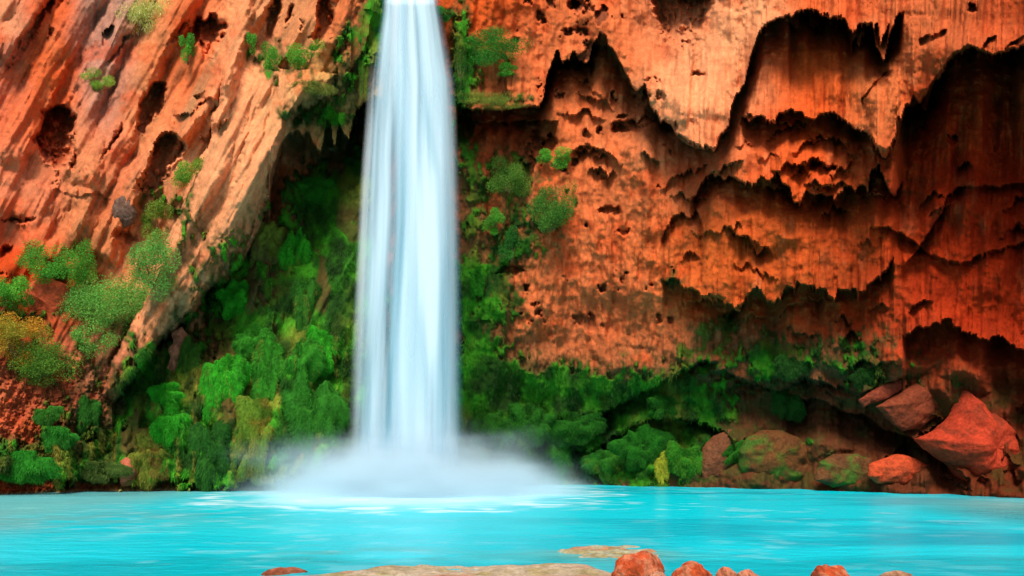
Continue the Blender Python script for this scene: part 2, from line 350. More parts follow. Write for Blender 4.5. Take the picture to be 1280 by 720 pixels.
mn = fbm(U/26, V/34, 61, 4)*0.75 + fbm(U/7, V/12, 62, 2)*.3
spk = fbm(U/5, V/8, 64, 3)
mossm = sst(.46, .86, moss + (mn*.75+.55*spk)*np.clip(moss*3.5, 0, 1)*np.clip(1.7-moss, .2, 1))
# cushion relief in mossy ground (some of the stones stay bare) and knobbly rock at the foot
f1, cid = worley(U/26+.35*vn(U/14, V/30, 70), V/np.where(U < 560, 95, 50), 71)
f2, cid2 = worley(U/13, V/19+.3*vn(U/9, V/9, 72), 73)
foot = sst(400, 470, V)
off -= mossm*(1-.5*sst(570, 600, U))*(1.15*np.clip(1-f1*1.1, 0, 1)**.8*(cid > .08) + .38*np.clip(1-f2, 0, 1))*(.4+.6*foot)
g1, gid = worley(U/58+.3*vn(U/30, V/30, 74), V/34+.3*vn(U/30, V/30, 76), 75)
off -= foot*sst(560, 800, U)*.9*np.clip(1-g1*1.05, 0, 1)*(1-.4*mossm)
bare = (cid < .27)*sst(560, 530, U)*sst(240, 270, V)*sst(600, 560, V)*sst(.5, .3, f1+.25*fbm(U/9, V/9, 77, 3))
mossm = mossm*(1-.85*bare)
# ---- general roughness
knob = sst(560, 640, U)*sst(930, 820, U)*sst(200, 290, V)*sst(520, 450, V)
plain = np.zeros_like(U)
for cu, cv, ru, rv in [(880,110,60,80),(1100,140,26,50),(1200,20,80,60),(300,200,60,110),(1000,100,60,40)]:
    plain += np.exp(-((U-cu)/ru)**2-((V-cv)/rv)**2)
plain = np.clip(plain, 0, 1)
strL = fbm(A_/7+.6*fbm(U/60, V/60, 83, 2), B_/110, 80, 4, .6); strR = fbm(U/6.5+.5*fbm(U/50, V/70, 84, 2), V/120, 81, 4, .6)
stria = strL*leftw+strR*(1-leftw)
off -= .9*fbm(U/120, V/100, 90, 3)
upl = sst(600, 440, U)*sst(470, 420, V)
off -= (1-.9*plain)*(1-.75*upl)*.36*fbm(U/32, V/36, 91, 4, .55)
off -= upl*(.34*fbm(A_/36, B_/190, 191, 3, .5)+.22*fbm(A_/15, B_/90, 192, 3, .5))
off -= .14*stria
fold = (fbm(A_/24, B_/260, 85, 3)*leftw + fbm((U+.12*V)/17, V/260, 86, 3)*(1-leftw)); off -= (.42+.25*plain)*fold*(1-.5*foot)
off -= (1-.8*plain)*(1-.75*upl)*(.13*ridge(U/21, V/26, 92, 3) + .09*fbm(U/6, V/11, 93, 3, .6))
off -= knob*(.16*fbm(U/5, V/16, 94, 3)+.3*fbm(U/14, V/120, 194, 3))
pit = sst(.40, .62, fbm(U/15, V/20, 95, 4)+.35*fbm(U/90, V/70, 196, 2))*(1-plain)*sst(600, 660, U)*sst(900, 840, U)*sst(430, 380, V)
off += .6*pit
# angular facets / bedding cracks on the right
# gritty slope lower left
grit = sst(170, 110, U)*sst(420, 470, V); off -= grit*.28*fbm(U/5, V/5, 98, 3, .7)
# waterfall notch: a channel running back from the lip
nw = sst(464, 472, U)*sst(562, 554, U)
off += nw*(8.0*sst(2, -60, V) + 10*sst(-60, -420, V))
wsub = sst(606, 618, V)          # keep the shoreline where it belongs
Yd = np.maximum(Y0 + off, 12.0)
# behind the water the wall must stay behind it
Yd = np.where((U > 440) & (U < 590) & (V > 12), np.maximum(Yd, 37.6), Yd)
P = world_pt(U, V, Yd)

# ------------------------------------------------------------------ cliff colours (rock colour, plus overhang shade painted into the right wall)
pale = np.array([.70,.27,.12]); orange = np.array([.50,.072,.011]); red = np.array([.42,.038,.006]); tan = np.array([.56,.21,.085]); rdo = np.array([.56,.095,.025])
grey = np.array([.30,.20,.155]); brown = np.array([.17,.07,.03]); deep = np.array([.30,.05,.015]); peach = np.array([.54,.128,.040]); yel = np.array([.42,.27,.08])
CP = [(880,100,60,90,pale,2.2),(905,20,40,40,pale,1.5),(780,60,50,40,peach,1.2),(700,60,60,50,peach,.9),(640,100,40,26,peach,.8),(600,20,60,40,orange,.7),
      (850,20,50,40,deep,.8),(770,250,80,110,peach,.9),(720,370,90,70,peach,.9),(640,250,40,120,peach,.8),(780,420,90,50,peach*.85,.7),(1000,110,80,50,orange,1.2),(950,200,90,60,orange,1.2),
      (1100,140,40,60,np.array([.56,.16,.05]),1.4),(1180,40,80,50,np.array([.52,.11,.035]),1.4),(1250,20,60,40,red,.8),(900,320,90,60,np.array([.44,.08,.013]),1.6),(1020,310,90,60,np.array([.38,.065,.012]),1.8),  # panel oranges at middle right lowered: weaker light painted in
      (1200,160,90,80,red*.8,1.6),(1220,290,100,80,red*.8,1.8),(1200,400,100,50,red*.95,1.8),(1100,400,70,60,deep,.8),(950,510,120,70,brown,2.2),(1080,530,120,70,brown,2.2),(850,580,100,40,brown,1.5),(1220,480,90,60,deep,1.1),(1240,560,60,50,red,1.3),  # scaled-down reds paint in the shade of the upper right overhang
      (60,60,120,60,rdo,1.0),(120,60,24,70,grey,2.0),(185,60,22,80,tan,1.8),(155,45,18,50,grey,1.8),(100,230,22,60,tan,1.2),(60,130,40,60,rdo,.9),(15,50,20,60,grey,.7),(70,220,80,50,np.array([.53,.15,.07]),1.0),(120,270,40,60,peach*.9,1.0),(240,80,50,50,rdo,1.0),
      (220,110,40,60,peach*.9,.8),(320,130,50,80,pale,2.0),(280,240,60,90,pale,2.2),(220,370,50,80,pale,1.6),(440,40,30,50,peach,1.0),(350,20,60,40,tan,.6),(400,110,50,40,yel,.8),(385,150,40,30,yel,.8),
      (150,350,40,50,tan,.8),(70,370,60,40,red,1.0),(60,500,90,60,np.array([.38,.075,.03]),1.2),(130,460,40,60,np.array([.46,.13,.07]),1.1),(400,280,60,60,brown,.5),(330,380,70,60,brown,.8),(300,520,120,80,yel*.6,.7),(410,420,40,90,tan*.6,.8),(600,300,30,120,brown,.6),
      (700,470,120,40,brown,.7),(10,10,14,30,np.array([.6,.25,.1]),1.0)]
acc = np.zeros(U.shape+(3,)); ws = np.full(U.shape, .03); acc += .03*orange
Uc = U+16*fbm(U/40, V/40, 101, 3); Vc = V+16*fbm(U/40, V/40, 102, 3)
for cu, cv, ru, rv, c, s in CP:
    g = s*np.exp(-((Uc-cu)/ru)**2-((Vc-cv)/rv)**2); acc += g[..., None]*c; ws += g
Cc = acc/ws[..., None]
def mixc(C, c, m): return C*(1-m[..., None]) + np.asarray(c)*m[..., None]
# mineral streaks along the flow, dust and stain patches, darker colour inside the pits
sn = fbm(A_/11, B_/150, 110, 4, .6)*leftw + fbm(U/9, V/170, 111, 4, .6)*(1-leftw)
Cc = Cc*(1+.24*sn[..., None])
Cc = mixc(Cc, [.24,.17,.08], leftw*sst(.12, .5, fbm(A_/16, B_/200, 112, 3))*.55*np.clip(sst(30, -10, np.abs(bs)-30)+.25, 0, 1))
Cc = mixc(Cc, [.52,.06,.01], sst(.1, .5, fbm(U/38, V/32, 113, 4))*.45*(1-plain))
Cc = mixc(Cc, [.16,.035,.012], sst(.35, .75, fbm(U/26, V/30, 114, 4))*.3*(1-plain)*(1-.8*upl))
Cc = mixc(Cc, [.66,.24,.10], sst(.25, .7, fbm(U/15, V/40, 115, 4))*.2*(1-.8*plain))
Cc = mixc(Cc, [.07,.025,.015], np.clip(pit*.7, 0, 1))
# moss pigments: deep green, bright green, olive
mg = fbm(U/20, V/24, 120, 4); mb = fbm(U/40, V/60, 121, 3)
Mc = np.zeros_like(Cc)+np.array([.022,.105,.008])
Mc = mixc(Mc, [.05,.27,.012], sst(-.15, .35, mg))
Mc = mixc(Mc, [.16,.17,.02], sst(.05, .45, mb)*.75)
Mc = mixc(Mc, [.26,.20,.03], sst(.15, .5, fbm(U/6, V/55, 124, 3))*.7*sst(600, 520, U)*sst(380, 460, V))
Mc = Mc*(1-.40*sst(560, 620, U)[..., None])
Mc = mixc(Mc, [.012,.04,.006], sst(.1, .5, -mg)*.8)
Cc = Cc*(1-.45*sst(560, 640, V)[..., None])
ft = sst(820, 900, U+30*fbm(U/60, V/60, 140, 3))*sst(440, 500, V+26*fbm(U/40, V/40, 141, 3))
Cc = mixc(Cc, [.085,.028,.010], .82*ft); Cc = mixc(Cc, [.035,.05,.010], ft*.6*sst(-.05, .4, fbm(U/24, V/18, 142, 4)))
wet = sst(440, 560, V)*sst(560, 660, U)
Cc = Cc*np.stack([1-.12*sst(900, 1250, U), 1-.34*sst(850, 1250, U)*sst(60, 250, V), 1-.4*sst(850, 1250, U)*sst(60, 250, V)], -1)  # painted shade: right wall tinted darker and redder below its overhang
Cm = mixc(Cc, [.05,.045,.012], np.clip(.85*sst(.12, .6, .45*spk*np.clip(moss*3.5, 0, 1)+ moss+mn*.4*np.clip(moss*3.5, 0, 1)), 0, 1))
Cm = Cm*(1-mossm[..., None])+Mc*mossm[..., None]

Cm = mixc(Cm, [.34,.24,.10], sst(4, 1.5, np.abs(V-wl))*.6*sst(700, 500, U))
# vertex normals of the whole relief, so that the parts cut out of it shade without seams
dPu = np.gradient(P, axis=1); dPv = np.gradient(P, axis=0)
Nn = np.cross(dPv, dPu); Nn /= np.linalg.norm(Nn, axis=-1, keepdims=True)+1e-12
nr, nc = U.shape
idx = np.arange(nr*nc).reshape(nr, nc)
quads = np.stack([idx[:-1, :-1], idx[1:, :-1], idx[1:, 1:], idx[:-1, 1:]], -1)
# parts of the cliff, cut along their own edges
part = np.zeros((nr-1, nc-1), int)
Uq, Vq = U[:-1, :-1], V[:-1, :-1]
def edge_of(pts):
    us = np.maximum.accumulate(np.array([p[0] for p in pts], float)+np.arange(len(pts))*1e-3)
    return us, np.array([p[1] for p in pts], float)
def ve_at(pts, seed, jag):
    us, vs = edge_of(pts); return np.interp(ua, us, vs)+drip(ua, seed*7, jag)
veq = lambda pts, seed, jag: np.broadcast_to(ve_at(pts, seed, jag)[None, :-1], Uq.shape)
t_w = 2.0*fbm(Uq/9, Vq/9, 61, 2)
mA = (poly_sd(Uq, Vq, [(752,-60),(745,20),(752,60),(800,150),(850,200),(910,200),(925,130),(960,40),(985,-60)]) > 0) & (Vq + t_w < veq(E1, 11, 5)+1.5) & (poly_sd(Uq, Vq, [(806,-60),(815,20),(828,50),(850,66),(868,56),(884,36),(892,10),(894,-60)]) < 0)
t_w2 = 2.0*fbm(Uq/9, Vq/9, 62, 2)
mB = (poly_sd(Uq, Vq, [(1075,120),(1095,96),(1120,84),(1125,20),(1190,20),(1190,60),(1165,150),(1110,210),(1080,180)]) > 0) & (Vq + t_w2 < veq(E2, 12, 5)+1.5)
t_w3 = 2.0*fbm(Uq/9, Vq/9, 63, 2)
mC = (poly_sd(Uq, Vq, [(915,205),(945,190),(1000,200),(1060,190),(1090,185),(1100,260),(1000,275),(930,250)]) > 0) & (Vq + t_w3 < veq(E3, 13, 6)+1.5)
mD = (poly_sd(Uq, Vq, [(828,310),(900,280),(1000,285),(1100,300),(1125,300),(1110,360),(1000,380),(930,405),(826,380)]) > 0) & (Vq + 2.0*fbm(Uq/9, Vq/9, 65, 2) < veq(E4, 15, 7)+1.5)
mL = (bs[:-1, :-1] > 0) & (Vq > 60)
part[mA] = 1; part[mB] = 2; part[mC] = 3; part[mD] = 4; part[mL] = 5
cliff_loc = Vector((0, 38, 0))
def cut(pid, name, parent):
    q = quads[part == pid]
    used, inv = np.unique(q, return_inverse=True)
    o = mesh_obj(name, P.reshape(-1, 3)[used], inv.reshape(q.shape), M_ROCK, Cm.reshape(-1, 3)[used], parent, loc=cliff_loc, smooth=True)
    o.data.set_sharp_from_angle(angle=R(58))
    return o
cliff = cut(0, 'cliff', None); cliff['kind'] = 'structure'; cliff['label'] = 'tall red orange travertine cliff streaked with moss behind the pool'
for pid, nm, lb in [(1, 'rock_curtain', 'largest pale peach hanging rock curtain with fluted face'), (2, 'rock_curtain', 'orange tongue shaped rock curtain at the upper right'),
                    (3, 'rock_fringe', 'orange fringe of short stone drips under the middle overhang'), (4, 'rock_curtain', 'broad rust coloured curtain above the mossy recess'),
                    (5, 'rock_buttress', 'long pale fluted buttress leaning down to the left')]:
    o = cut(pid, nm, cliff); o['label'] = lb
def Yat(u, v):
    i = np.clip(np.searchsorted(va, v), 0, nr-1); j = np.clip(np.searchsorted(ua, u), 0, nc-1)
    return Yd[i, j]
def Natt(u, v):
    i = np.clip(np.searchsorted(va, v), 0, nr-1); j = np.clip(np.searchsorted(ua, u), 0, nc-1)
    return Nn[i, j]
def front(u, v, r=10):
    """nearest wall distance round a point"""
    uu, vv = np.meshgrid(np.linspace(u-r, u+r, 7), np.linspace(v-r, v+r, 7)); return float(np.min(Yat(uu.ravel(), vv.ravel())))

# ------------------------------------------------------------------ pool, bed
def bed_height(X, Y):
    # deep pool with a travertine shelf in front and shallows at both sides
    u = X/np.maximum(Y, 1)*F+640
    z = -1.7+0*X
    shelf_edge = 14.6 + .7*fbm(X/2.2, X*0, 201, 3) + .9*np.exp(-((X-1.9)/1.3)**2)
    z = z + 1.2*sst(shelf_edge+1.1, shelf_edge-1.0, Y)
    z = z + 1.3*sst(10, 15, X)*sst(34, 24, Y) + 1.1*sst(-11, -17, X)*sst(30, 34, Y)
    z = z + .10*fbm(X/1.3, Y/.9, 202, 4)
    return z
gx = np.concatenate([np.linspace(-1500, -30, 20, endpoint=False), np.linspace(-30, 30, 241), np.linspace(30, 1500, 21)[1:]])
gy = np.concatenate([np.linspace(-1500, 6, 20, endpoint=False), np.linspace(6, 46, 200), np.linspace(46, 1500, 21)[1:]])
GX, GY = np.meshgrid(gx, gy)
def grid_faces(nr, nc):
    i = np.arange(nr*nc).reshape(nr, nc)
    return np.stack([i[:-1, :-1], i[:-1, 1:], i[1:, 1:], i[1:, :-1]], -1).reshape(-1, 4)
GZ = bed_height(GX, GY)
bc = np.zeros(GX.shape+(3,))+np.array([.36,.30,.22]); bc = mixc(bc, [.45,.20,.10], sst(.1, .5, fbm(GX/.8, GY/.6, 203, 3))*.6)
bed = mesh_obj('riverbed', np.stack([GX, GY, GZ], -1).reshape(-1, 3), grid_faces(*GX.shape), M_ROCK, bc.reshape(-1, 3), smooth=True); bed['kind'] = 'structure'

WF_X = (518-640)/F*36.0
wx = np.concatenate([np.linspace(-1500, -32, 12, endpoint=False), np.linspace(-32, 32, 480), np.linspace(32, 1500, 13)[1:]])
wy = np.concatenate([np.linspace(-1500, 8, 12, endpoint=False), np.geomspace(8, 48, 420)])
WX, WY = np.meshgrid(wx, wy)
inr = (np.abs(WX) < 33) & (WY > 7)
dist = np.sqrt(((WX-WF_X)/.86)**2+(WY-35.5)**2)
amp = .012+.055*np.exp(-(dist/7)**2)
WZ = np.where(inr, amp*(fbm(WX/2.4, WY/1.3, 210, 4)+.5*np.sin(dist*1.9+2*fbm(WX/5, WY/5, 211, 2))*np.exp(-(dist/14)**2)), 0)
# pigment of the milky blue water, foam and shallow places
depth = -np.where(inr, bed_height(WX, WY), -1.7)
shal = sst(1.15, .25, depth)
foam = .8*sst(1.12, .55, dist/(9.6+2.2*fbm(WX/1.8, WY/1.4, 212, 3)))
edge = np.exp(-((dist-9.8-2.0*fbm(WX/1.6, WY/1.3, 213, 3))/.6)**2)*sst(-.3, .3, fbm(WX/1.2, WY/.5, 214, 3))
flk = sst(.12, .55, fbm(WX/.9, WY/.7, 215, 4, .6))*(.45+.55*vn(WX/5, WY/4, 216))*.22*(1+1.6*np.exp(-(dist/13)**2))
fo = np.clip(foam+1.0*edge+flk, 0, 1)
wc = np.zeros(WX.shape+(3,))+np.array([.0,.56,.69])
wc = mixc(wc, [.0,.30,.42], sst(-.1, .5, fbm(WX/5, WY/2.2, 217, 3))*.75*(sst(-4, 10, WX)*.7+.3))
wc = mixc(wc, [.20,.42,.40], np.clip(.8*sst(12, 18, WX)*sst(36, 26, WY)+.6*sst(-11, -16, WX), 0, 1))
for pu, pv_, rx, ry, cc_, k_ in [(455,692,1.6,.9,[.05,.27,.25],.85),(760,692,1.6,.8,[.16,.33,.27],.7),(60,650,5,4,[.14,.36,.36],.6),(640,697,2.,.5,[.03,.33,.36],.5)]:
    py_ = F*CAMH/(pv_-HZ); px_ = (pu-640)/F*py_
    wc = mixc(wc, cc_, k_*np.exp(-((WX-px_)/rx)**2-((WY-py_)/ry)**2)*sst(-.5, .2, fbm(WX/1.2, WY/.8, 220, 3)))
wc = mixc(wc, [.50,.80,.90], fo)
mw, nt, b = new_mat('pool_water'); N = nt.nodes; L = nt.links
at = N.new('ShaderNodeAttribute'); at.attribute_name = 'Col'; L.new(at.outputs['Color'], b.inputs['Base Color'])
al = N.new('ShaderNodeAttribute'); al.attribute_name = 'clear'
b.inputs['Roughness'].default_value = .22; b.inputs['IOR'].default_value = 1.33; b.inputs['Specular IOR Level'].default_value = .12
tcw = N.new('ShaderNodeTexCoord'); mp = N.new('ShaderNodeMapping'); mp.inputs['Scale'].default_value = (1.0, 2.2, 1)
nz = N.new('ShaderNodeTexNoise'); nz.inputs['Scale'].default_value = 1.3; nz.inputs['Detail'].default_value = 5; nz.inputs['Roughness'].default_value = .6
bp = N.new('ShaderNodeBump'); bp.inputs['Strength'].default_value = .6; bp.inputs['Distance'].default_value = .14
L.new(tcw.outputs['Object'], mp.inputs[0]); L.new(mp.outputs[0], nz.inputs['Vector']); L.new(nz.outputs['Fac'], bp.inputs['Height']); L.new(bp.outputs[0], b.inputs['Normal'])
iv = N.new('ShaderNodeMath'); iv.operation = 'SUBTRACT'; iv.inputs[0].default_value = 1.0; L.new(al.outputs['Fac'], iv.inputs[1]); L.new(iv.outputs[0], b.inputs['Alpha'])
water = mesh_obj('water', np.stack([WX, WY, WZ], -1).reshape(-1, 3), grid_faces(*WX.shape), mw, wc.reshape(-1, 3), smooth=True, extra={'clear': (.35*shal*(1-fo)).ravel()})
water['kind'] = 'structure'; water['label'] = 'bright turquoise milky pool water'

# ------------------------------------------------------------------ waterfall
mf, nt, b = new_mat('falling_water'); N = nt.nodes; L = nt.links
at = N.new('ShaderNodeAttribute'); at.attribute_name = 'Col'; L.new(at.outputs['Color'], b.inputs['Base Color'])
ao = N.new('ShaderNodeAttribute'); ao.attribute_name = 'opacity'
b.inputs['Roughness'].default_value = .6; b.inputs['Specular IOR Level'].default_value = .1
tr = N.new('ShaderNodeBsdfTranslucent'); L.new(at.outputs['Color'], tr.inputs['Color'])
mx = N.new('ShaderNodeMixShader'); mx.inputs[0].default_value = .3; L.new(b.outputs[0], mx.inputs[1]); L.new(tr.outputs[0], mx.inputs[2])
tp = N.new('ShaderNodeBsdfTransparent'); m2 = N.new('ShaderNodeMixShader'); L.new(ao.outputs['Fac'], m2.inputs[0]); L.new(tp.outputs[0], m2.inputs[1]); L.new(mx.outputs[0], m2.inputs[2])
L.new(m2.outputs[0], N['Material Output'].inputs['Surface'])
YF = 36.2
fall_root = empty('waterfall', (WF_X, YF, 0))
tag(fall_root, 'tall silky white waterfall plunging over the cliff lip into the turquoise pool', 'waterfall')
ev = [-60, -20, 0, 20, 50, 100, 200, 300, 400, 500, 580, 620]
el = [474, 474, 476, 474, 469, 463, 456, 451, 446, 441, 438, 436]
er = [548, 549, 551, 555, 561, 570, 575, 578, 580, 581, 582, 584]
def fall_layer(name, s0, s1, ydepth, thick, seed, dens, base, hi, v_end=618, edge=.2):
    ns, nv = 220, 240
    s = np.linspace(0, 1, ns); v = np.concatenate([np.linspace(-60, 8, 30, endpoint=False), np.linspace(8, v_end, nv-30)])
    Sg, Vg = np.meshgrid(s, v)
    sl = s0+(s1-s0)*Sg
    Ug = np.interp(Vg, ev, el)*(1-sl)+np.interp(Vg, ev, er)*sl
    wv_ = .02*fbm(sl*3, Vg/160, 330+seed, 2); st = fbm((sl+wv_)*10+seed, Vg/330, 300+seed, 3, .45); st2 = fbm((sl+wv_)*4+seed*2, Vg/260, 310+seed, 2)
    back = 8*sst(6, -60, Vg)                                   # water slides over the lip from the channel behind
    bulge = np.sqrt(np.clip(1-(2*Sg-1)**2, 0, 1))
    Yf = YF+ydepth - thick*bulge*.5 - .06*st - .12*st2 + back - .6*sst(0, 500, Vg)
    Yb = YF+ydepth + thick*bulge*.5 + back - .6*sst(0, 500, Vg)
    zoff = 0
    op = sst(0, edge, Sg)*sst(1, 1-edge, Sg)*np.clip(dens+.7*st+.5*st2, 0, 1)
    # darker clear gaps between the streams
    gap = np.exp(-((sl-(.36+.05*np.sin(Vg/130)))/.045)**2)*sst(120, 300, Vg)*.5
    gap += np.exp(-((sl-np.interp(Vg, [0, 100, 220, 330, 620], [.50, .60, .76, .80, .80]))/(.03+.04*sst(40, 260, Vg)))**2)*sst(60, 220, Vg)*.5
    gap += np.exp(-((sl-.985)/.05)**2)*sst(150, 300, Vg)*.9
    gap += np.exp(-((sl-.02)/.03)**2)*.45
    m = np.clip(.80+.34*st+.45*st2-gap, 0, 1)
    colr = np.array(base)*(1-m[..., None])+np.array(hi)*m[..., None]
    Pf = world_pt(Ug, Vg, Yf); Pb = world_pt(Ug, Vg, Yb)
    Pf[..., 2] += 0; n = len(v)
    f = grid_faces(n, ns); f2 = f[:, ::-1]+n*ns
    return mesh_obj(name, np.concatenate([Pf.reshape(-1, 3), Pb.reshape(-1, 3)]), np.concatenate([f[:, ::-1], f2[:, ::-1]]), mf,
        np.concatenate([colr.reshape(-1, 3)]*2), fall_root, loc=(WF_X, YF, 0), smooth=True, extra={'opacity': np.concatenate([op.ravel(), op.ravel()*.6])})
fall_layer('water_sheet', 0, 1, 0, 1.3, 1, 1.05, (.14,.42,.56), (.62,.82,.95))
fall_layer('stream', .02, .42, -.75, .6, 4, .35, (.25,.5,.6), (.66,.83,.95), edge=.3)
fall_layer('stream', .36, .90, -.85, .6, 6, .4, (.25,.5,.6), (.68,.84,.95), edge=.3)
fall_layer('spray_veil', -.05, 1.03, -.35, .9, 8, -.05, (.5,.68,.78), (.84,.9,.96), edge=.12)

# mist where the water lands
mm = bpy.data.materials.new('mist'); mm.use_nodes = True; nt = mm.node_tree; N = nt.nodes; L = nt.links
N.remove(N['Principled BSDF'])
pv = N.new('ShaderNodeVolumePrincipled'); pv.inputs['Color'].default_value = (.74,.90,1,1); pv.inputs['Anisotropy'].default_value = .0
tc = N.new('ShaderNodeTexCoord'); ln = N.new('ShaderNodeVectorMath'); ln.operation = 'LENGTH'; dn = N.new('ShaderNodeTexNoise'); dn.inputs['Scale'].default_value = 1.7; dn.inputs['Detail'].default_value = 4; L.new(tc.outputs['Object'], dn.inputs['Vector'])
ds = N.new('ShaderNodeVectorMath'); ds.operation = 'SUBTRACT'; ds.inputs[1].default_value = (.5, .5, .42); L.new(dn.outputs['Color'], ds.inputs[0])
dv = N.new('ShaderNodeVectorMath'); dv.operation = 'MULTIPLY_ADD'; dv.inputs[1].default_value = (.9, .5, 1.3); L.new(ds.outputs[0], dv.inputs[0]); L.new(tc.outputs['Object'], dv.inputs[2])
L.new(dv.outputs[0], ln.inputs[0])
mr = N.new('ShaderNodeMapRange'); mr.interpolation_type = 'SMOOTHERSTEP'; mr.inputs['From Min'].default_value = 1.0; mr.inputs['From Max'].default_value = .05; mr.inputs['To Min'].default_value = 0; mr.inputs['To Max'].default_value = 1
L.new(ln.outputs['Value'], mr.inputs['Value'])
nz = N.new('ShaderNodeTexNoise'); nz.inputs['Scale'].default_value = 2.2; nz.inputs['Detail'].default_value = 3; L.new(tc.outputs['Object'], nz.inputs['Vector'])
mr3 = N.new('ShaderNodeMapRange'); mr3.inputs['From Min'].default_value = .38; mr3.inputs['From Max'].default_value = .62; mr3.inputs['To Min'].default_value = .3; mr3.inputs['To Max'].default_value = 1.1; L.new(nz.outputs['Fac'], mr3.inputs['Value'])
pw = N.new('ShaderNodeMath'); pw.operation = 'POWER'; pw.inputs[1].default_value = 1.8; L.new(mr.outputs[0], pw.inputs[0])
mu = N.new('ShaderNodeMath'); mu.operation = 'MULTIPLY'; L.new(pw.outputs[0], mu.inputs[0]); L.new(mr3.outputs[0], mu.inputs[1])
mu2 = N.new('ShaderNodeMath'); mu2.operation = 'MULTIPLY'; mu2.inputs[1].default_value = 3.8; L.new(mu.outputs[0], mu2.inputs[0]); L.new(mu2.outputs[0], pv.inputs['Density'])
L.new(pv.outputs[0], N['Material Output'].inputs['Volume'])
def uv_sphere(nu=32, nv=16):
    vs = []; fs = []
    for i in range(nv+1):
        for j in range(nu):
            a = math.pi*i/nv; c = 2*math.pi*j/nu; vs.append((math.sin(a)*math.cos(c), math.sin(a)*math.sin(c), math.cos(a)))
    for i in range(nv):
        for j in range(nu): fs.append((i*nu+j, (i+1)*nu+j, (i+1)*nu+(j+1) % nu, i*nu+(j+1) % nu))
    return np.array(vs), np.array(fs)
sv, sf = uv_sphere()
mist = mesh_obj('mist', sv, sf, mm, smooth=True); mist.location = (WF_X+.1, 34.6, .1); mist.scale = (10.8, 5.4, 4.2)
tag(mist, 'white spray mist billowing round the foot of the waterfall', 'mist', kind='stuff')

# ------------------------------------------------------------------ moss cover
def blades(pos, nrm, n_per, length, width, cols, jit=.05, hang=.6, spread=.6):
    """thin pointed blades rooted at pos; returns verts, tri faces, colours"""
    k = len(pos); pos = np.repeat(pos, n_per, 0); nrm = np.repeat(nrm, n_per, 0); cols = np.repeat(cols, n_per, 0); m = len(pos)
    pos = pos + rng.normal(0, jit, (m, 3))
    d = nrm*1.0 + rng.normal(0, spread, (m, 3)); d[:, 2] -= hang; d /= np.linalg.norm(d, axis=1, keepdims=True)
    ln_ = (length*rng.uniform(.5, 1.4, m))[:, None]
    side = np.cross(d, rng.normal(0, 1, (m, 3))); side /= np.linalg.norm(side, axis=1, keepdims=True)+1e-9
    wv = side*width*rng.uniform(.6, 1.3, m)[:, None]
    v0 = pos-wv; v1 = pos+wv; v2 = pos+d*ln_
    vt = np.stack([v0, v1, v2], 1).reshape(-1, 3)
    fc = np.arange(m*3).reshape(-1, 3)
    cc = np.repeat(cols*rng.uniform(.65, 1.4, (m, 1)), 3, 0)
    return vt, fc, cc
vis = (U > -20) & (U < 1300) & (V > -20) & (V < 612) & ~((U > 455) & (U < 570))
rgt = sst(570, 600, U)*sst(470, 430, V); pr = (np.clip(mossm-.5, 0, 1)*(1-.9*rgt)*(1-.7*sst(580, 600, U)*sst(520, 490, V))*(1-.6*sst(860, 920, U))*vis*(.25+sst(-.2, .3, fbm(U/9, V/11, 130, 3)))).ravel(); pr /= pr.sum()
pick = rng.choice(pr.size, 60000, p=pr)
pp = P.reshape(-1, 3)[pick]; nn_ = Nn.reshape(-1, 3)[pick]; mc = Mc.reshape(-1, 3)[pick]*1.25
vt, fc, cc = blades(pp, nn_, 3, .16, .010, mc, .05, 1.8, .3)
hm = mesh_obj('hanging_moss', vt, fc, M_MOSS, cc)
tag(hm, 'shaggy green moss trailing over the lower cliff beside the falls', 'moss', kind='stuff')

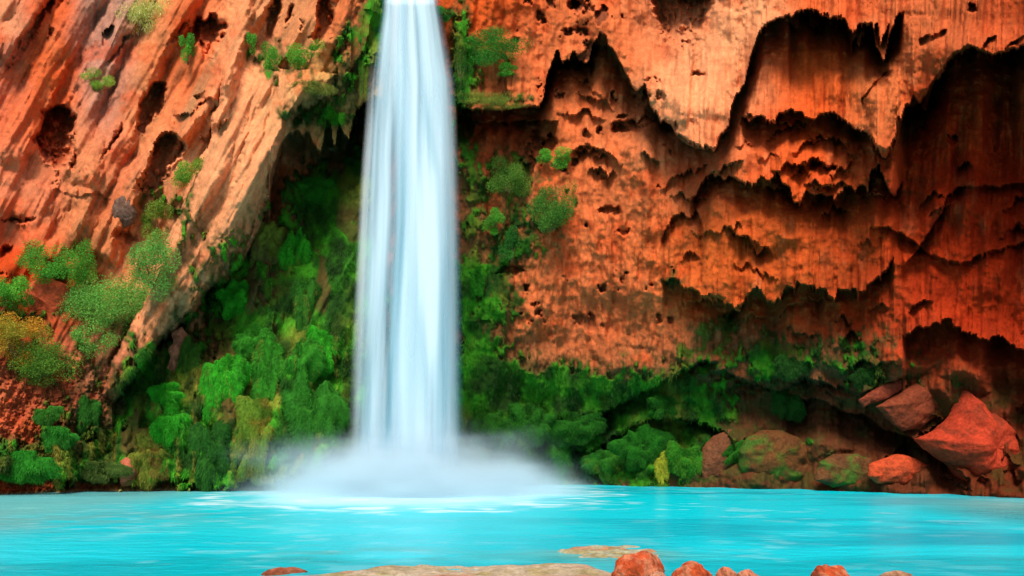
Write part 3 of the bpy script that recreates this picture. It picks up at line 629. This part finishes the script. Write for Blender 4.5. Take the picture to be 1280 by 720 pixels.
def clump(name, u, v, ru, rv, ang, label, cat='moss clump', group=None, col=(.035,.24,.012), n=2600, depth=.45, bl=.14, hang=.9, bright=None, tail=0.0):
    """moss cushion: a lumpy body seated in the wall with short fur all over it"""
    Y = front(u, v, min(ru, rv)*.7)+.75*max(min(ru, rv)*.037*depth, .15); m_ = Y/F; c = world_pt(np.array(u, float), np.array(v, float), Y)
    nu, nv = 56, 34; vs, fs = uv_sphere(nu, nv)
    d = vs.copy()
    seed = int(u*3+v) % 997
    lump = .92+.80*fbm(d[:, 0]*1.7+seed, d[:, 2]*1.5+d[:, 1]*1.1, seed, 2)+.22*fbm(d[:, 0]*4.5+seed, d[:, 2]*2.2, seed+3, 3)
    d = d*lump[:, None]
    x = d[:, 0]*ru*m_; z = d[:, 2]*rv*m_; y = d[:, 1]*max(min(ru, rv)*m_*depth, .15)
    z = z - tail*rv*m_*np.clip(-vs[:, 2], 0, 1)**2
    x = x*(1-.25*np.clip(-vs[:, 2], 0, 1)*(1 if tail else 0))
    ca, sa = math.cos(R(ang)), math.sin(R(ang)); x, z = x*ca+z*sa, -x*sa+z*ca
    body = np.stack([x, y, z], -1)+c
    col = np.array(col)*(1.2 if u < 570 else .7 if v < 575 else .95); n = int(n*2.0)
    bc_ = np.tile(col*.8, (len(body), 1))
    root = empty(name, tuple(c)); tag(root, label, cat, group)
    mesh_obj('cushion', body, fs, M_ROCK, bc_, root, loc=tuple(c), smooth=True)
    t = rng.integers(0, len(fs), n); w_ = rng.dirichlet([1, 1, 1, 1], n)
    pos = (body[fs[t]]*w_[..., None]).sum(1); nr_ = (vs[fs[t]]*w_[..., None]).sum(1)
    nr_[:, 1] *= 1.2; nr_ /= np.linalg.norm(nr_, axis=1, keepdims=True)+1e-9
    keep = nr_[:, 1] < .35; pos, nr_ = pos[keep], nr_[keep]
    cc_ = np.tile(col, (len(pos), 1)); br = np.array(bright if bright is not None else col*1.35)
    tt = sst(-.3, .5, fbm(pos[:, 0]*2.2, pos[:, 2]*2.2, seed+8, 3))[:, None]; cc_ = cc_*(1-tt)+br*tt
    if tail: t3 = sst(.1, .5, fbm(pos[:, 0]*7, pos[:, 2]*.9, seed+18, 3))[:, None]*.55; cc_ = cc_*(1-t3)+np.array([.30,.22,.035])*t3; t4 = sst(.0, .4, fbm(pos[:, 0]*13, pos[:, 2]*1.6, seed+28, 3))[:, None]*.5; cc_ = cc_*(1-t4)+np.array([.012,.05,.008])*t4
    a, b_, c_ = blades(pos, nr_, 3, bl, .009, cc_, .02, hang*1.3, .25)
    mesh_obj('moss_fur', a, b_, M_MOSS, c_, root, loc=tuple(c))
    return root
BR = (.03,.27,.012); DK = (.018,.095,.01); OL = (.15,.18,.02); MD = (.03,.19,.012)
clump('moss_clump', 292, 374, 19, 20, 20, 'bright green moss clump just below the lower edge of the pale leaning buttress', col=BR, hang=.5)
clump('moss_clump', 369, 318, 15, 30, 10, 'bright green tongue shaped moss clump left of the waterfall at mid height', col=BR, tail=.3)
clump('moss_clump', 392, 238, 26, 14, -12, 'green moss cushion on the floor of the dark cave beside the falls', col=MD)
clump('moss_clump', 333, 312, 20, 32, 10, 'olive moss clump over pinkish rock at the cave foot', col=OL, bright=(.25,.16,.07))
clump('moss_clump', 281, 478, 25, 32, 15, 'large rounded bright green moss mound above the trailing moss left of the falls', col=BR, tail=.5, n=4200)
clump('moss_clump', 402, 437, 16, 22, 0, 'bright green moss clump nearest the left edge of the falls', col=BR)
clump('moss_clump', 375, 455, 20, 26, 8, 'green moss hump left of the clump nearest the falls', col=MD, tail=.5)
clump('moss_clump', 335, 472, 24, 40, 6, 'tall green moss drape between the two large mounds', col=MD, tail=.8, n=4200)
clump('moss_clump', 234, 450, 12, 26, 18, 'narrow dark green moss lobe hanging beside a salmon rock', col=(.05,.14,.015))
clump('moss_clump', 206, 494, 16, 14, 0, 'small vivid green moss cushion stacked above another', col=BR)
clump('moss_clump', 214, 529, 20, 19, 0, 'rounded vivid green moss cushion under a smaller one', col=BR, n=3000)
clump('moss_clump', 190, 575, 30, 30, 15, 'yellow olive shaggy moss mound at the water left of the falls', col=OL, bright=(.30,.17,.04), tail=.2, n=4200, hang=.8)
clump('moss_clump', 320, 560, 30, 48, 8, 'long yellow green moss beard reaching the pool left of the mist', col=(.10,.18,.015), bright=(.28,.24,.03), n=5200, hang=1.0)
clump('moss_clump', 262, 570, 24, 42, 0, 'dark green moss beard touching the pool between two lighter ones', col=DK, n=4200, hang=1.0)
clump('moss_clump', 392, 520, 30, 50, 0, 'deep green moss slope close to the mist left of the falls', col=(.025,.15,.012), n=5200, hang=.8)
clump('moss_clump', 320, 428, 22, 18, 0, 'green mound at the top of the moss slope left of the falls', col=MD)
clump('moss_clump', 383, 378, 16, 30, 0, 'hanging dark green moss strip left of the falls', col=(.03,.14,.012), tail=.5)
clump('moss_clump', 597, 353, 11, 16, 0, 'small bright green moss tuft right at the falls right edge', col=BR, n=1600)
clump('moss_clump', 856, 578, 27, 24, 0, 'round moss bush at the waterline with a yellow left side', col=(.03,.2,.012), bright=(.07,.26,.015), n=5200, depth=.4)
clump('moss_clump', 828, 584, 7, 20, 0, 'narrow yellow moss strip at the waterline beside a round green one', col=(.38,.40,.03), n=1300)
clump('moss_clump', 806, 562, 30, 24, -10, 'tall green moss lump left of the yellow edged one', col=(.02,.17,.01), n=3600)
clump('moss_clump', 762, 578, 36, 19, 0, 'low green moss lump at the waterline right of the mist', col=(.025,.16,.012), bright=(.10,.22,.015), n=3600)
clump('moss_clump', 718, 534, 42, 18, -14, 'broad green moss shelf under the long dark crevice', col=(.02,.15,.01), n=3800)
clump('moss_clump', 660, 530, 30, 28, 0, 'green moss mass behind the mist right of the falls', col=(.025,.17,.012), n=3800)
clump('moss_clump', 612, 540, 26, 26, 0, 'green moss mass in the spray touching the falls right side', col=(.03,.17,.012), n=3200)
clump('moss_clump', 925, 563, 20, 12, -25, 'flat green moss patch on the rounded brown boulder by the pool', col=MD, n=1800, depth=.5)
clump('moss_clump', 832, 508, 20, 14, 0, 'green moss pad in the crevice above the waterline bushes', col=(.025,.16,.01), n=1800)
clump('moss_clump', 988, 458, 18, 11, 0, 'dark green moss patch on the shaded wall at centre right', col=DK, n=2000, depth=.4)
clump('moss_clump', 1078, 470, 17, 10, 0, 'dark green moss patch beside the big lower right hollow', col=DK, n=1800, depth=.4)
clump('moss_clump', 984, 505, 16, 16, 0, 'small dark green moss patch above the boulders', col=DK, n=1400, depth=.4)
clump('moss_clump', 76, 547, 19, 14, 0, 'round dark green moss cushion on the red slope at lower left', col=(.02,.15,.012), n=2200)
clump('moss_clump', 60, 519, 14, 10, -25, 'small slanted moss cushion above the round one on the red slope', col=(.03,.14,.012), n=1400)
clump('moss_clump', 112, 515, 14, 19, 20, 'upright moss cushion at the right of the red slope', col=(.025,.12,.012), n=1600)
clump('moss_clump', 22, 586, 46, 15, 4, 'long low green moss bank at the far left shore', col=(.02,.17,.012), n=3600)
clump('moss_clump', 118, 590, 40, 16, 0, 'dull olive moss bank at the left shore under the red slope', col=(.05,.09,.015), n=3000)

# ------------------------------------------------------------------ bushes and grass tufts
def bush(name, u, v, ru, rv, label, cat='bush', cols=((.05,.2,.02), (.10,.28,.03)), n=2600, leaf=.075, ang=0, grassy=False, droop=0., group=None, lean=.0):
    ru, rv, n = ru*1.15, rv*1.15, int(n*1.3)
    Y = front(u, v, min(ru, rv)*.6)-(.45 if 60 < u < 230 and v > 300 else .15); m_ = Y/F; seed = int(u*5+v*3) % 991
    base = world_pt(np.array(float(u)), np.array(v+rv*.75), Y+.15); root = empty(name, tuple(base)); tag(root, label, cat, group)
    c = world_pt(np.array(float(u)), np.array(float(v)), Y)
    rgl = np.random.default_rng(seed)
    # sub clumps inside the crown
    kc = max(7, int(ru*rv/55)); n = int(n*2.3); leaf = leaf*.6; cc = rgl.normal(0, .5, (kc, 3)); nrm_ = np.linalg.norm(cc, axis=1, keepdims=True); cc = cc/np.maximum(nrm_, .85)*.85
    cs = rgl.uniform(.30, .50, kc)
    t = rgl.integers(0, kc, n)
    dirv = rgl.normal(0, 1, (n, 3)); dirv /= np.linalg.norm(dirv, axis=1, keepdims=True)
    loc = cc[t]+dirv*(cs[t]*rgl.uniform(.3, 1.15, n)**.6)[:, None]
    dp = min(ru, rv)*.75
    x = loc[:, 0]*ru; z = loc[:, 2]*rv; y = loc[:, 1]*dp
    ca, sa = math.cos(R(ang)), math.sin(R(ang)); x, z = x*ca+z*sa, -x*sa+z*ca
    pos = np.stack([x, y, z], -1)*m_+c
    cl = np.array(cols[0])[None]*(1-rgl.uniform(0, 1, (kc, 1)))[t]; r_ = rgl.uniform(0, 1, (kc, 1))[t]
    cl = np.array(cols[0])*(1-r_)+np.array(cols[-1])*r_
    if len(cols) > 2:
        pk = rgl.uniform(0, 1, n) < .3; cl[pk] = np.array(cols[1])
    cl = cl*rgl.uniform(.7, 1.7, (n, 1))*1.35
    # each leaf: a small pointed diamond
    ax = rgl.normal(0, 1, (n, 3)); ax[:, 2] += (-1.2 if droop else (1.6 if grassy else .3)); ax[:, 0] += lean; ax /= np.linalg.norm(ax, axis=1, keepdims=True)
    sd_ = np.cross(ax, rgl.normal(0, 1, (n, 3))); sd_ /= np.linalg.norm(sd_, axis=1, keepdims=True)
    ll = leaf*rgl.uniform(.6, 1.5, n)[:, None]*(2.0 if grassy else 1.0); lw = leaf*(.16 if grassy else .42)*rgl.uniform(.7, 1.2, n)[:, None]
    v0 = pos-ax*ll*.5; v1 = pos+sd_*lw; v2 = pos+ax*ll*.8; v3 = pos-sd_*lw
    vt = np.stack([v0, v1, v2, v3], 1).reshape(-1, 3); fc = np.arange(n*4).reshape(-1, 4)
    mesh_obj('foliage', vt, fc, M_LEAF, np.repeat(cl, 4, 0), root, loc=tuple(base))
    # stems
    sv_, sf_ = [], []
    for k in range(min(kc, 9)):
        tgt = np.array([cc[k, 0]*ru*m_, cc[k, 1]*dp*m_, cc[k, 2]*rv*m_])+c
        mid = (base+tgt)/2+rgl.normal(0, .06, 3)
        for (a, b2, r0, r1) in ((base, mid, .022, .014), (mid, tgt, .014, .005)):
            i0 = len(sv_)
            for pnt, rr in ((a, r0), (b2, r1)):
                for q in range(5):
                    an = q*2*math.pi/5; sv_.append(pnt+np.array([math.cos(an)*rr, math.sin(an)*rr, 0]))
            for q in range(5): sf_.append((i0+q, i0+(q+1) % 5, i0+5+(q+1) % 5, i0+5+q))
    mesh_obj('stems', np.array(sv_), np.array(sf_), M_STEM, None, root, loc=tuple(base))
    return root
G1 = ((.045,.19,.02), (.10,.33,.03)); G2 = ((.10,.22,.02), (.20,.32,.04)); G3 = ((.02,.11,.015), (.04,.2,.02)); YG = ((.35,.36,.08), (.55,.52,.25), (.2,.3,.04)); RG = ((.30,.20,.03), (.14,.24,.03)); DG = ((.07,.20,.035), (.13,.31,.05))
bush('bush', 56, 328, 30, 22, 'round green bush on the red rock near the left edge', cols=G1)
bush('bush', 12, 366, 22, 22, 'green bush cut by the left edge of the picture', cols=G1)
bush('bush', 108, 350, 18, 36, 'tall slim green bush between two red rock tongues', cols=G1)
bush('bush', 190, 330, 26, 34, 'grey green upper bush leaning on the pale buttress', cols=DG, n=4500)
bush('bush', 140, 378, 52, 34, 'widest dusty green bush beside the foot of the buttress', cols=DG, n=9500)
bush('bush', 196, 274, 17, 22, 'yellow green bush under the grey stone on the left cliff', cols=((.16,.20,.03), (.10,.2,.02)), n=1800)
bush('bush', 20, 425, 34, 26, 'yellow and orange tinged bush low at the left edge', cols=((.46,.20,.02), (.18,.2,.02)), n=3800)
bush('bush', 48, 452, 40, 24, 'dark green low bush above the red slope at left', cols=((.05,.13,.015), (.10,.2,.02)), n=3600)
bush('bush', 118, 418, 22, 20, 'small grey green bush under the widest one', cols=DG, n=1500)
bush('grass_tuft', 182, 14, 30, 20, 'pale yellow dry grass tuft at the top left of the cliff', 'grass tuft', YG, 1500, .10, grassy=True, ang=-25)
bush('grass_tuft', 124, 102, 19, 12, 'yellow green tuft on the left cliff above the big cave', 'grass tuft', G2, 900, .08, grassy=True)
bush('grass_tuft', 235, 64, 10, 20, 'narrow green tuft growing in the mouth of the top left hollow', 'grass tuft', G1, 900, .08)
bush('grass_tuft', 232, 212, 21, 17, 'green tuft at the mouth of the cave beside the buttress', 'grass tuft', G2, 1500, .075)
bush('grass_tuft', 336, 74, 13, 19, 'green tuft at the head of the pale buttress', 'grass tuft', G1, 1000, .07)
bush('grass_tuft', 386, 66, 24, 16, 'green tuft under the dark slots left of the lip', 'grass tuft', G1, 1500, .07)
bush('grass_tuft', 314, 55, 8, 14, 'thin green tuft left of the dark slots', 'grass tuft', G1, 500, .07)
bush('bush', 620, 57, 35, 21, 'oval deep green shrub high on the wall right of the falls', cols=G3, n=4200, ang=-12)
bush('grass_tuft', 628, 87, 16, 7, 'small bright tuft just under the oval shrub', 'grass tuft', G1, 700, .07)
bush('bush', 636, 220, 24, 24, 'drooping green shrub on the wall right of the falls, upper left of a pair', cols=((.05,.13,.015), (.08,.18,.02)), n=2600, droop=1, ang=20)
bush('bush', 692, 199, 19, 12, 'compact green shrub below a dark hole right of the falls', cols=G1, n=1800)
bush('bush', 688, 262, 22, 34, 'largest slanting shrub hanging on the orange wall right of the falls', cols=((.03,.13,.015), (.06,.16,.02)), n=3800, droop=1, ang=38)
bush('bush', 618, 277, 15, 13, 'small bright shrub close right of the falls', cols=G1, n=1100)
bush('bush', 640, 310, 13, 20, 'small dark hanging shrub below the bright one near the falls', cols=G3, n=1300, droop=1)
bush('grass_tuft', 554, 14, 12, 10, 'dark green tuft at the right end of the waterfall lip', 'grass tuft', G3, 800, .07)
bush('grass_tuft', 468, 8, 9, 8, 'small yellow green tuft at the left end of the waterfall lip', 'grass tuft', G2, 500, .07)
bush('grass_fringe', 616, 124, 48, 9, 'dry olive grass fringe along the rock shelf right of the falls', 'grass fringe', ((.20,.20,.03), (.10,.16,.02)), 2000, .06, grassy=True)
bush('bush', 400, 112, 28, 12, 'olive brown low growth over the stalactites left of the falls', cols=((.17,.16,.03), (.09,.15,.02)), n=2200, leaf=.06)
bush('bush', 454, 88, 5, 34, 'narrow green growth climbing the left edge of the falls', cols=((.07,.2,.02), (.14,.2,.02)), n=1800, leaf=.045, droop=1)
bush('bush', 575, 78, 7, 40, 'thin dark green strip of growth along the falls right edge', cols=G3, n=600, leaf=.05, droop=1)

# ------------------------------------------------------------------ boulders
def rock(name, c, r, label, col, seed, flat=0., group=None, cat='boulder', moss_top=0, cuts=9, rot=0., mat=None):
    import bmesh
    bm = bmesh.new(); bmesh.ops.create_icosphere(bm, subdivisions=6, radius=1.0)
    rg = np.random.default_rng(seed)
    pl = [(Vector(rg.normal(0, 1, 3)).normalized(), rg.uniform(.62, .88)) for _ in range(cuts)]
    vs = np.array([v.co[:] for v in bm.verts]); fs = np.array([[v.index for v in f.verts] for f in bm.faces]); bm.free()
    for n_, d_ in pl:
        n_ = np.array(n_); t = vs@n_ - d_; vs = vs - np.clip(t, 0, None)[:, None]*n_*.85
    nz_ = fbm(vs[:, 0]*1.6+seed, vs[:, 1]*1.6+vs[:, 2]*2.1, seed, 4)*.14 + fbm(vs[:, 0]*6+vs[:, 1]*3+seed, vs[:, 2]*6-vs[:, 1]*3, seed+2, 4, .6)*.06
    vs = vs*(1+nz_)[:, None]
    ca, sa = math.cos(R(rot)), math.sin(R(rot)); x = vs[:, 0]*r[0]; z = vs[:, 2]*r[2]; y = vs[:, 1]*r[1]
    P_ = np.stack([x*ca+z*sa, y, -x*sa+z*ca], -1)
    cl = np.tile(np.array(col), (len(vs), 1)); t = sst(-.1, .4, fbm(vs[:, 0]*3+seed, vs[:, 2]*3+vs[:, 1]*2, seed+4, 4))[:, None]
    cl = cl*(1-.5*t)+np.array([.55,.24,.13])*.5*t if not moss_top else cl*(1-t)+np.array([.06,.12,.015])*t
    t2 = sst(.1, .4, fbm(vs[:, 0]*5+seed, vs[:, 2]*5-vs[:, 1]*4, seed+6, 3))[:, None]; cl = cl*(1-.6*t2)+np.array([.10,.03,.015])*.6*t2
    wetl = sst(.10, .02, P_[:, 2]+c[2])[:, None]; cl = cl*(1-.5*wetl)
    o = mesh_obj(name, P_+np.array(c), fs, mat or M_BOULDER, cl, None, loc=tuple(c), smooth=True)
    return tag(o, label, cat, group)
def on_water(u, v, Y=None):
    Y = F*CAMH/(v-HZ); return ((u-640)/F*Y, Y, 0.0)
RD = (.42,.065,.02); RO = (.40,.10,.04)
def fg(u, vtop, wpx, label, seed, col=RD, hfac=.62, Yv=722, cat='rock', flatz=None):
    Y = F*CAMH/(Yv-HZ); wd = wpx/F*Y/2; top = CAMH+(HZ-vtop)/F*Y
    h = top+.12 if flatz is None else flatz
    return rock('rock', ((u-640)/F*Y, Y, top-h), (wd*1.08, wd*.9, h*1.02), label, col, seed, cat=cat)
fg(796, 690, 66, 'largest red boulder standing in the foreground shallows', 5)
fg(865, 703, 52, 'red rounded rock just right of the largest foreground boulder', 8, Yv=727)
fg(908, 708, 30, 'small orange rock right of the two red foreground rocks', 12, (.46,.14,.07), Yv=728)
fg(940, 711, 42, 'low pinkish orange stone trailing right of the foreground rocks', 14, (.48,.17,.10), Yv=728)
fg(1034, 705, 62, 'red flat topped rock standing alone at the bottom right', 19, Yv=727)
fg(822, 714, 34, 'little peach rock tucked in front of the largest boulder', 23, (.5,.2,.12), Yv=732)
fg(664, 706.5, 66, 'flat rusty red stone lying on the pale travertine ledge', 28, (.40,.08,.03), Yv=716)
fg(352, 709.5, 70, 'flat red brown stone at the left end of the travertine ledge', 33, (.36,.10,.05), Yv=716)
fg(1118, 714, 50, 'pale orange stone half under water at the bottom right', 37, (.42,.22,.13), Yv=722)

# travertine ledge rising out of the water in front
def ledge_slab(name, pts, ztop, label, col, seed):
    """low slab: outline in metres on the water, domed top, irregular rim"""
    pts = np.array(pts); c = pts.mean(0); n = 160; a = np.linspace(0, 1, n, endpoint=False)*len(pts)
    cl_ = np.vstack([pts, pts[:1]]); i = a.astype(int); f = (a-i)[:, None]; rim = cl_[i]*(1-f)+cl_[i+1]*f
    rings = []; 
    for k, rr in enumerate(np.linspace(1.12, 0, 26)):
        q = c+(rim-c)*rr; q = q + (.10*min(rr, 1))*np.stack([fbm(q[:, 0]*1.6, q[:, 1]*2.4, seed, 4), fbm(q[:, 0]*1.6, q[:, 1]*2.4, seed+5, 4)], -1)
        z = ztop*sst(1.05, .72, np.full(n, rr)) - .25*sst(.85, 1.12, np.full(n, rr)) + .09*fbm(q[:, 0]*1.1, q[:, 1]*2.6, seed+7, 4) + .015*fbm(q[:, 0]*8, q[:, 1]*9, seed+9, 3)
        rings.append(np.stack([q[:, 0], q[:, 1], z], -1))
    V3 = np.concatenate(rings); fs = []
    for k in range(len(rings)-1):
        for j in range(n): fs.append((k*n+j, k*n+(j+1) % n, (k+1)*n+(j+1) % n, (k+1)*n+j))
    cc_ = np.tile(np.array(col), (len(V3), 1)); t = sst(-.1, .5, fbm(V3[:, 0]*2.5, V3[:, 1]*4, seed+11, 4))[:, None]
    cc_ = cc_*(1-t)+np.array([.30,.24,.10])*t
    t = sst(.15, .5, fbm(V3[:, 0]*1.4, V3[:, 1]*3, seed+12, 4))[:, None]; cc_ = cc_*(1-.6*t)+np.array([.42,.15,.07])*.6*t
    o = mesh_obj(name, V3, np.array(fs), M_BOULDER, cc_, None, loc=(c[0], c[1], 0), smooth=True)
    return tag(o, label, 'rock ledge')
ppx = lambda L_: [on_water(u, v)[:2] for u, v in L_]
ledge_slab('travertine_ledge', ppx([(310,722),(380,717),(460,712),(540,709),(630,706),(700,707),(760,712),(790,718),(780,745),(560,750),(330,745)]), .05, 'pale tan travertine ledge barely above the water along the bottom edge', (.42,.34,.24), 51)
ledge_slab('travertine_ledge', ppx([(690,690),(740,683),(800,682),(825,688),(830,696),(780,699),(720,699)]), .012, 'pale submerged travertine shelf behind the largest foreground boulder', (.36,.36,.25), 57)

# boulders at the foot of the wall, right of the falls
def wall_rock(u, v, ru, rv, label, seed, col, push=.5, rot=0, moss_top=0, dy=.8, cuts=9, name='boulder', grp=None):
    Y = front(u, v, min(ru, rv)*.6)+push*ru/F*36-.3; m_ = Y/F; c = world_pt(np.array(float(u)), np.array(float(v)), Y)
    return rock(name, tuple(c), (ru*m_, min(ru, rv)*m_*dy, rv*m_), label, col, seed, cat='boulder', moss_top=moss_top, rot=rot, cuts=cuts)
def cut_rock(pts, label, seed, col, depth=1.0, push=.0, moss_top=0, bulge=.5, peak=None):
    """boulder whose front outline is pts; domed and faceted in depth, closed at the back"""
    pts = np.array(pts, float); cu, cv = peak if peak else pts.mean(0)
    Y = front(cu, cv, 12)+push+.65*depth; m_ = Y/F; n = 150
    a = np.linspace(0, 1, n, endpoint=False)*len(pts); i = a.astype(int); f = (a-i)[:, None]; cl_ = np.vstack([pts, pts[:1]])
    rim = cl_[i]*(1-f)+cl_[i+1]*f; rings = []; K_ = 60
    for k in range(K_+1):
        q = -1+2*k/K_; rr = max(1-abs(q)**2.2, 0)**.5 if abs(q) < 1 else 0
        dr = rim-[cu, cv]; rl = np.linalg.norm(dr, axis=1, keepdims=True); wr = rr**2; g = np.array([cu, cv])+dr/rl*(rl*wr+rl.mean()*.8*(1-wr))*rr
        g = g + 2.0*min(1, rr*2)*np.stack([fbm(g[:, 0]/11, g[:, 1]/11+q, seed, 3), fbm(g[:, 0]/11+9, g[:, 1]/11+q, seed+1, 3)], -1)
        yy = (q*depth if q > 0 else q*depth*bulge*2)+.22*depth*fbm(g[:, 0]/26, g[:, 1]/22+q*.5, seed+2, 3)+.16*depth*ridge(g[:, 0]/40+seed, g[:, 1]/40, seed+3, 2)+.05*fbm(g[:, 0]/5, g[:, 1]/5, seed+4, 3)
        Yr = Y+yy
        rings.append(np.stack([(g[:, 0]-640)*m_, Yr, CAMH+(HZ-g[:, 1])*m_], -1))
    V3 = np.concatenate(rings); fs = []
    for k in range(K_):
        for j in range(n): fs.append((k*n+j, k*n+(j+1) % n, (k+1)*n+(j+1) % n, (k+1)*n+j))
    cl = np.tile(np.array(col), (len(V3), 1)); X_, Z_ = V3[:, 0], V3[:, 2]
    t = sst(-.1, .5, fbm(X_*1.6+seed, Z_*1.6+V3[:, 1], seed+4, 4))[:, None]
    cl = cl*(1-t)+np.array([.05,.11,.014])*t if moss_top else cl*(1-.35*t)+np.array(col)[None]*1.3*.35*t+.01
    t2 = sst(.1, .45, fbm(X_*3+seed, Z_*3, seed+6, 4))[:, None]; cl = cl*(1-.5*t2)+np.array([.08,.025,.012])*.5*t2
    c = (float((cu-640)*m_), float(Y), float(CAMH+(HZ-cv)*m_))
    return tag(mesh_obj('boulder', V3, np.array(fs), M_BOULDER, cl, None, loc=c, smooth=True), label, 'boulder')
cut_rock([(926,590),(922,566),(932,548),(950,538),(972,536),(995,545),(1012,560),(1016,580),(1008,600),(975,608),(940,604)], 'rounded brown boulder with green tint at the pool edge, centre right', 61, (.13,.05,.015), .9, .1, 1)
cut_rock([(874,584),(878,560),(892,545),(912,537),(932,540),(926,560),(912,586),(896,604),(880,602)], 'slanting brown rock left of the rounded boulder', 64, (.15,.045,.015), .6, .0)
cut_rock([(1084,596),(1086,580),(1104,572),(1122,567),(1142,572),(1158,582),(1172,598),(1168,608),(1120,606),(1096,604)], 'low flame red boulder at the waterline beneath the dark ledge', 67, (.44,.05,.010), .6, .1)
cut_rock([(1018,600),(1024,578),(1044,568),(1070,567),(1090,574),(1096,592),(1088,608),(1040,610)], 'low dull brown boulder left of the flame red one', 70, (.13,.05,.018), .6, .1, 1)
cut_rock([(1206,488),(1220,500),(1240,522),(1258,542),(1285,556),(1320,575),(1330,622),(1262,622),(1212,614),(1200,590),(1180,574),(1160,562),(1150,548),(1176,536),(1192,520),(1200,500)], 'huge wedge shaped bright red boulder at the right edge of the pool', 73, (.40,.033,.007), 1.6, -.2, peak=(1225,560))
cut_rock([(1094,508),(1120,494),(1150,478),(1176,470),(1196,474),(1190,496),(1172,516),(1150,536),(1128,540),(1112,526)], 'slanting red brown slab leaning above the waterline boulders', 76, (.19,.032,.008), .7, .1)
cut_rock([(1072,500),(1090,488),(1110,478),(1132,472),(1134,480),(1118,492),(1094,504),(1078,508)], 'long thin red slab resting under the dark green moss patch', 79, (.22,.035,.012), .4, .0)
cut_rock([(140,268),(144,250),(156,243),(166,250),(172,266),(166,280),(154,284),(142,280)], 'grey brown stone wedged on the left cliff above the green bushes', 82, (.12,.07,.05), .4, .1)
cut_rock([(214,448),(218,430),(216,414),(226,408),(234,418),(232,434),(226,452),(218,474),(208,470)], 'salmon coloured upright stone among dark moss at left', 85, (.50,.15,.08), .4, .0)
cut_rock([(150,592),(150,576),(158,570),(168,574),(172,590),(166,606),(152,608)], 'small salmon stone at the left shore beside yellow moss', 88, (.46,.12,.06), .4, .0)
cut_rock([(26,392),(30,366),(46,350),(66,348),(86,358),(92,380),(78,400),(44,406)], 'bare red rock among the bushes at the left', 91, (.46,.07,.02), .8, .1)
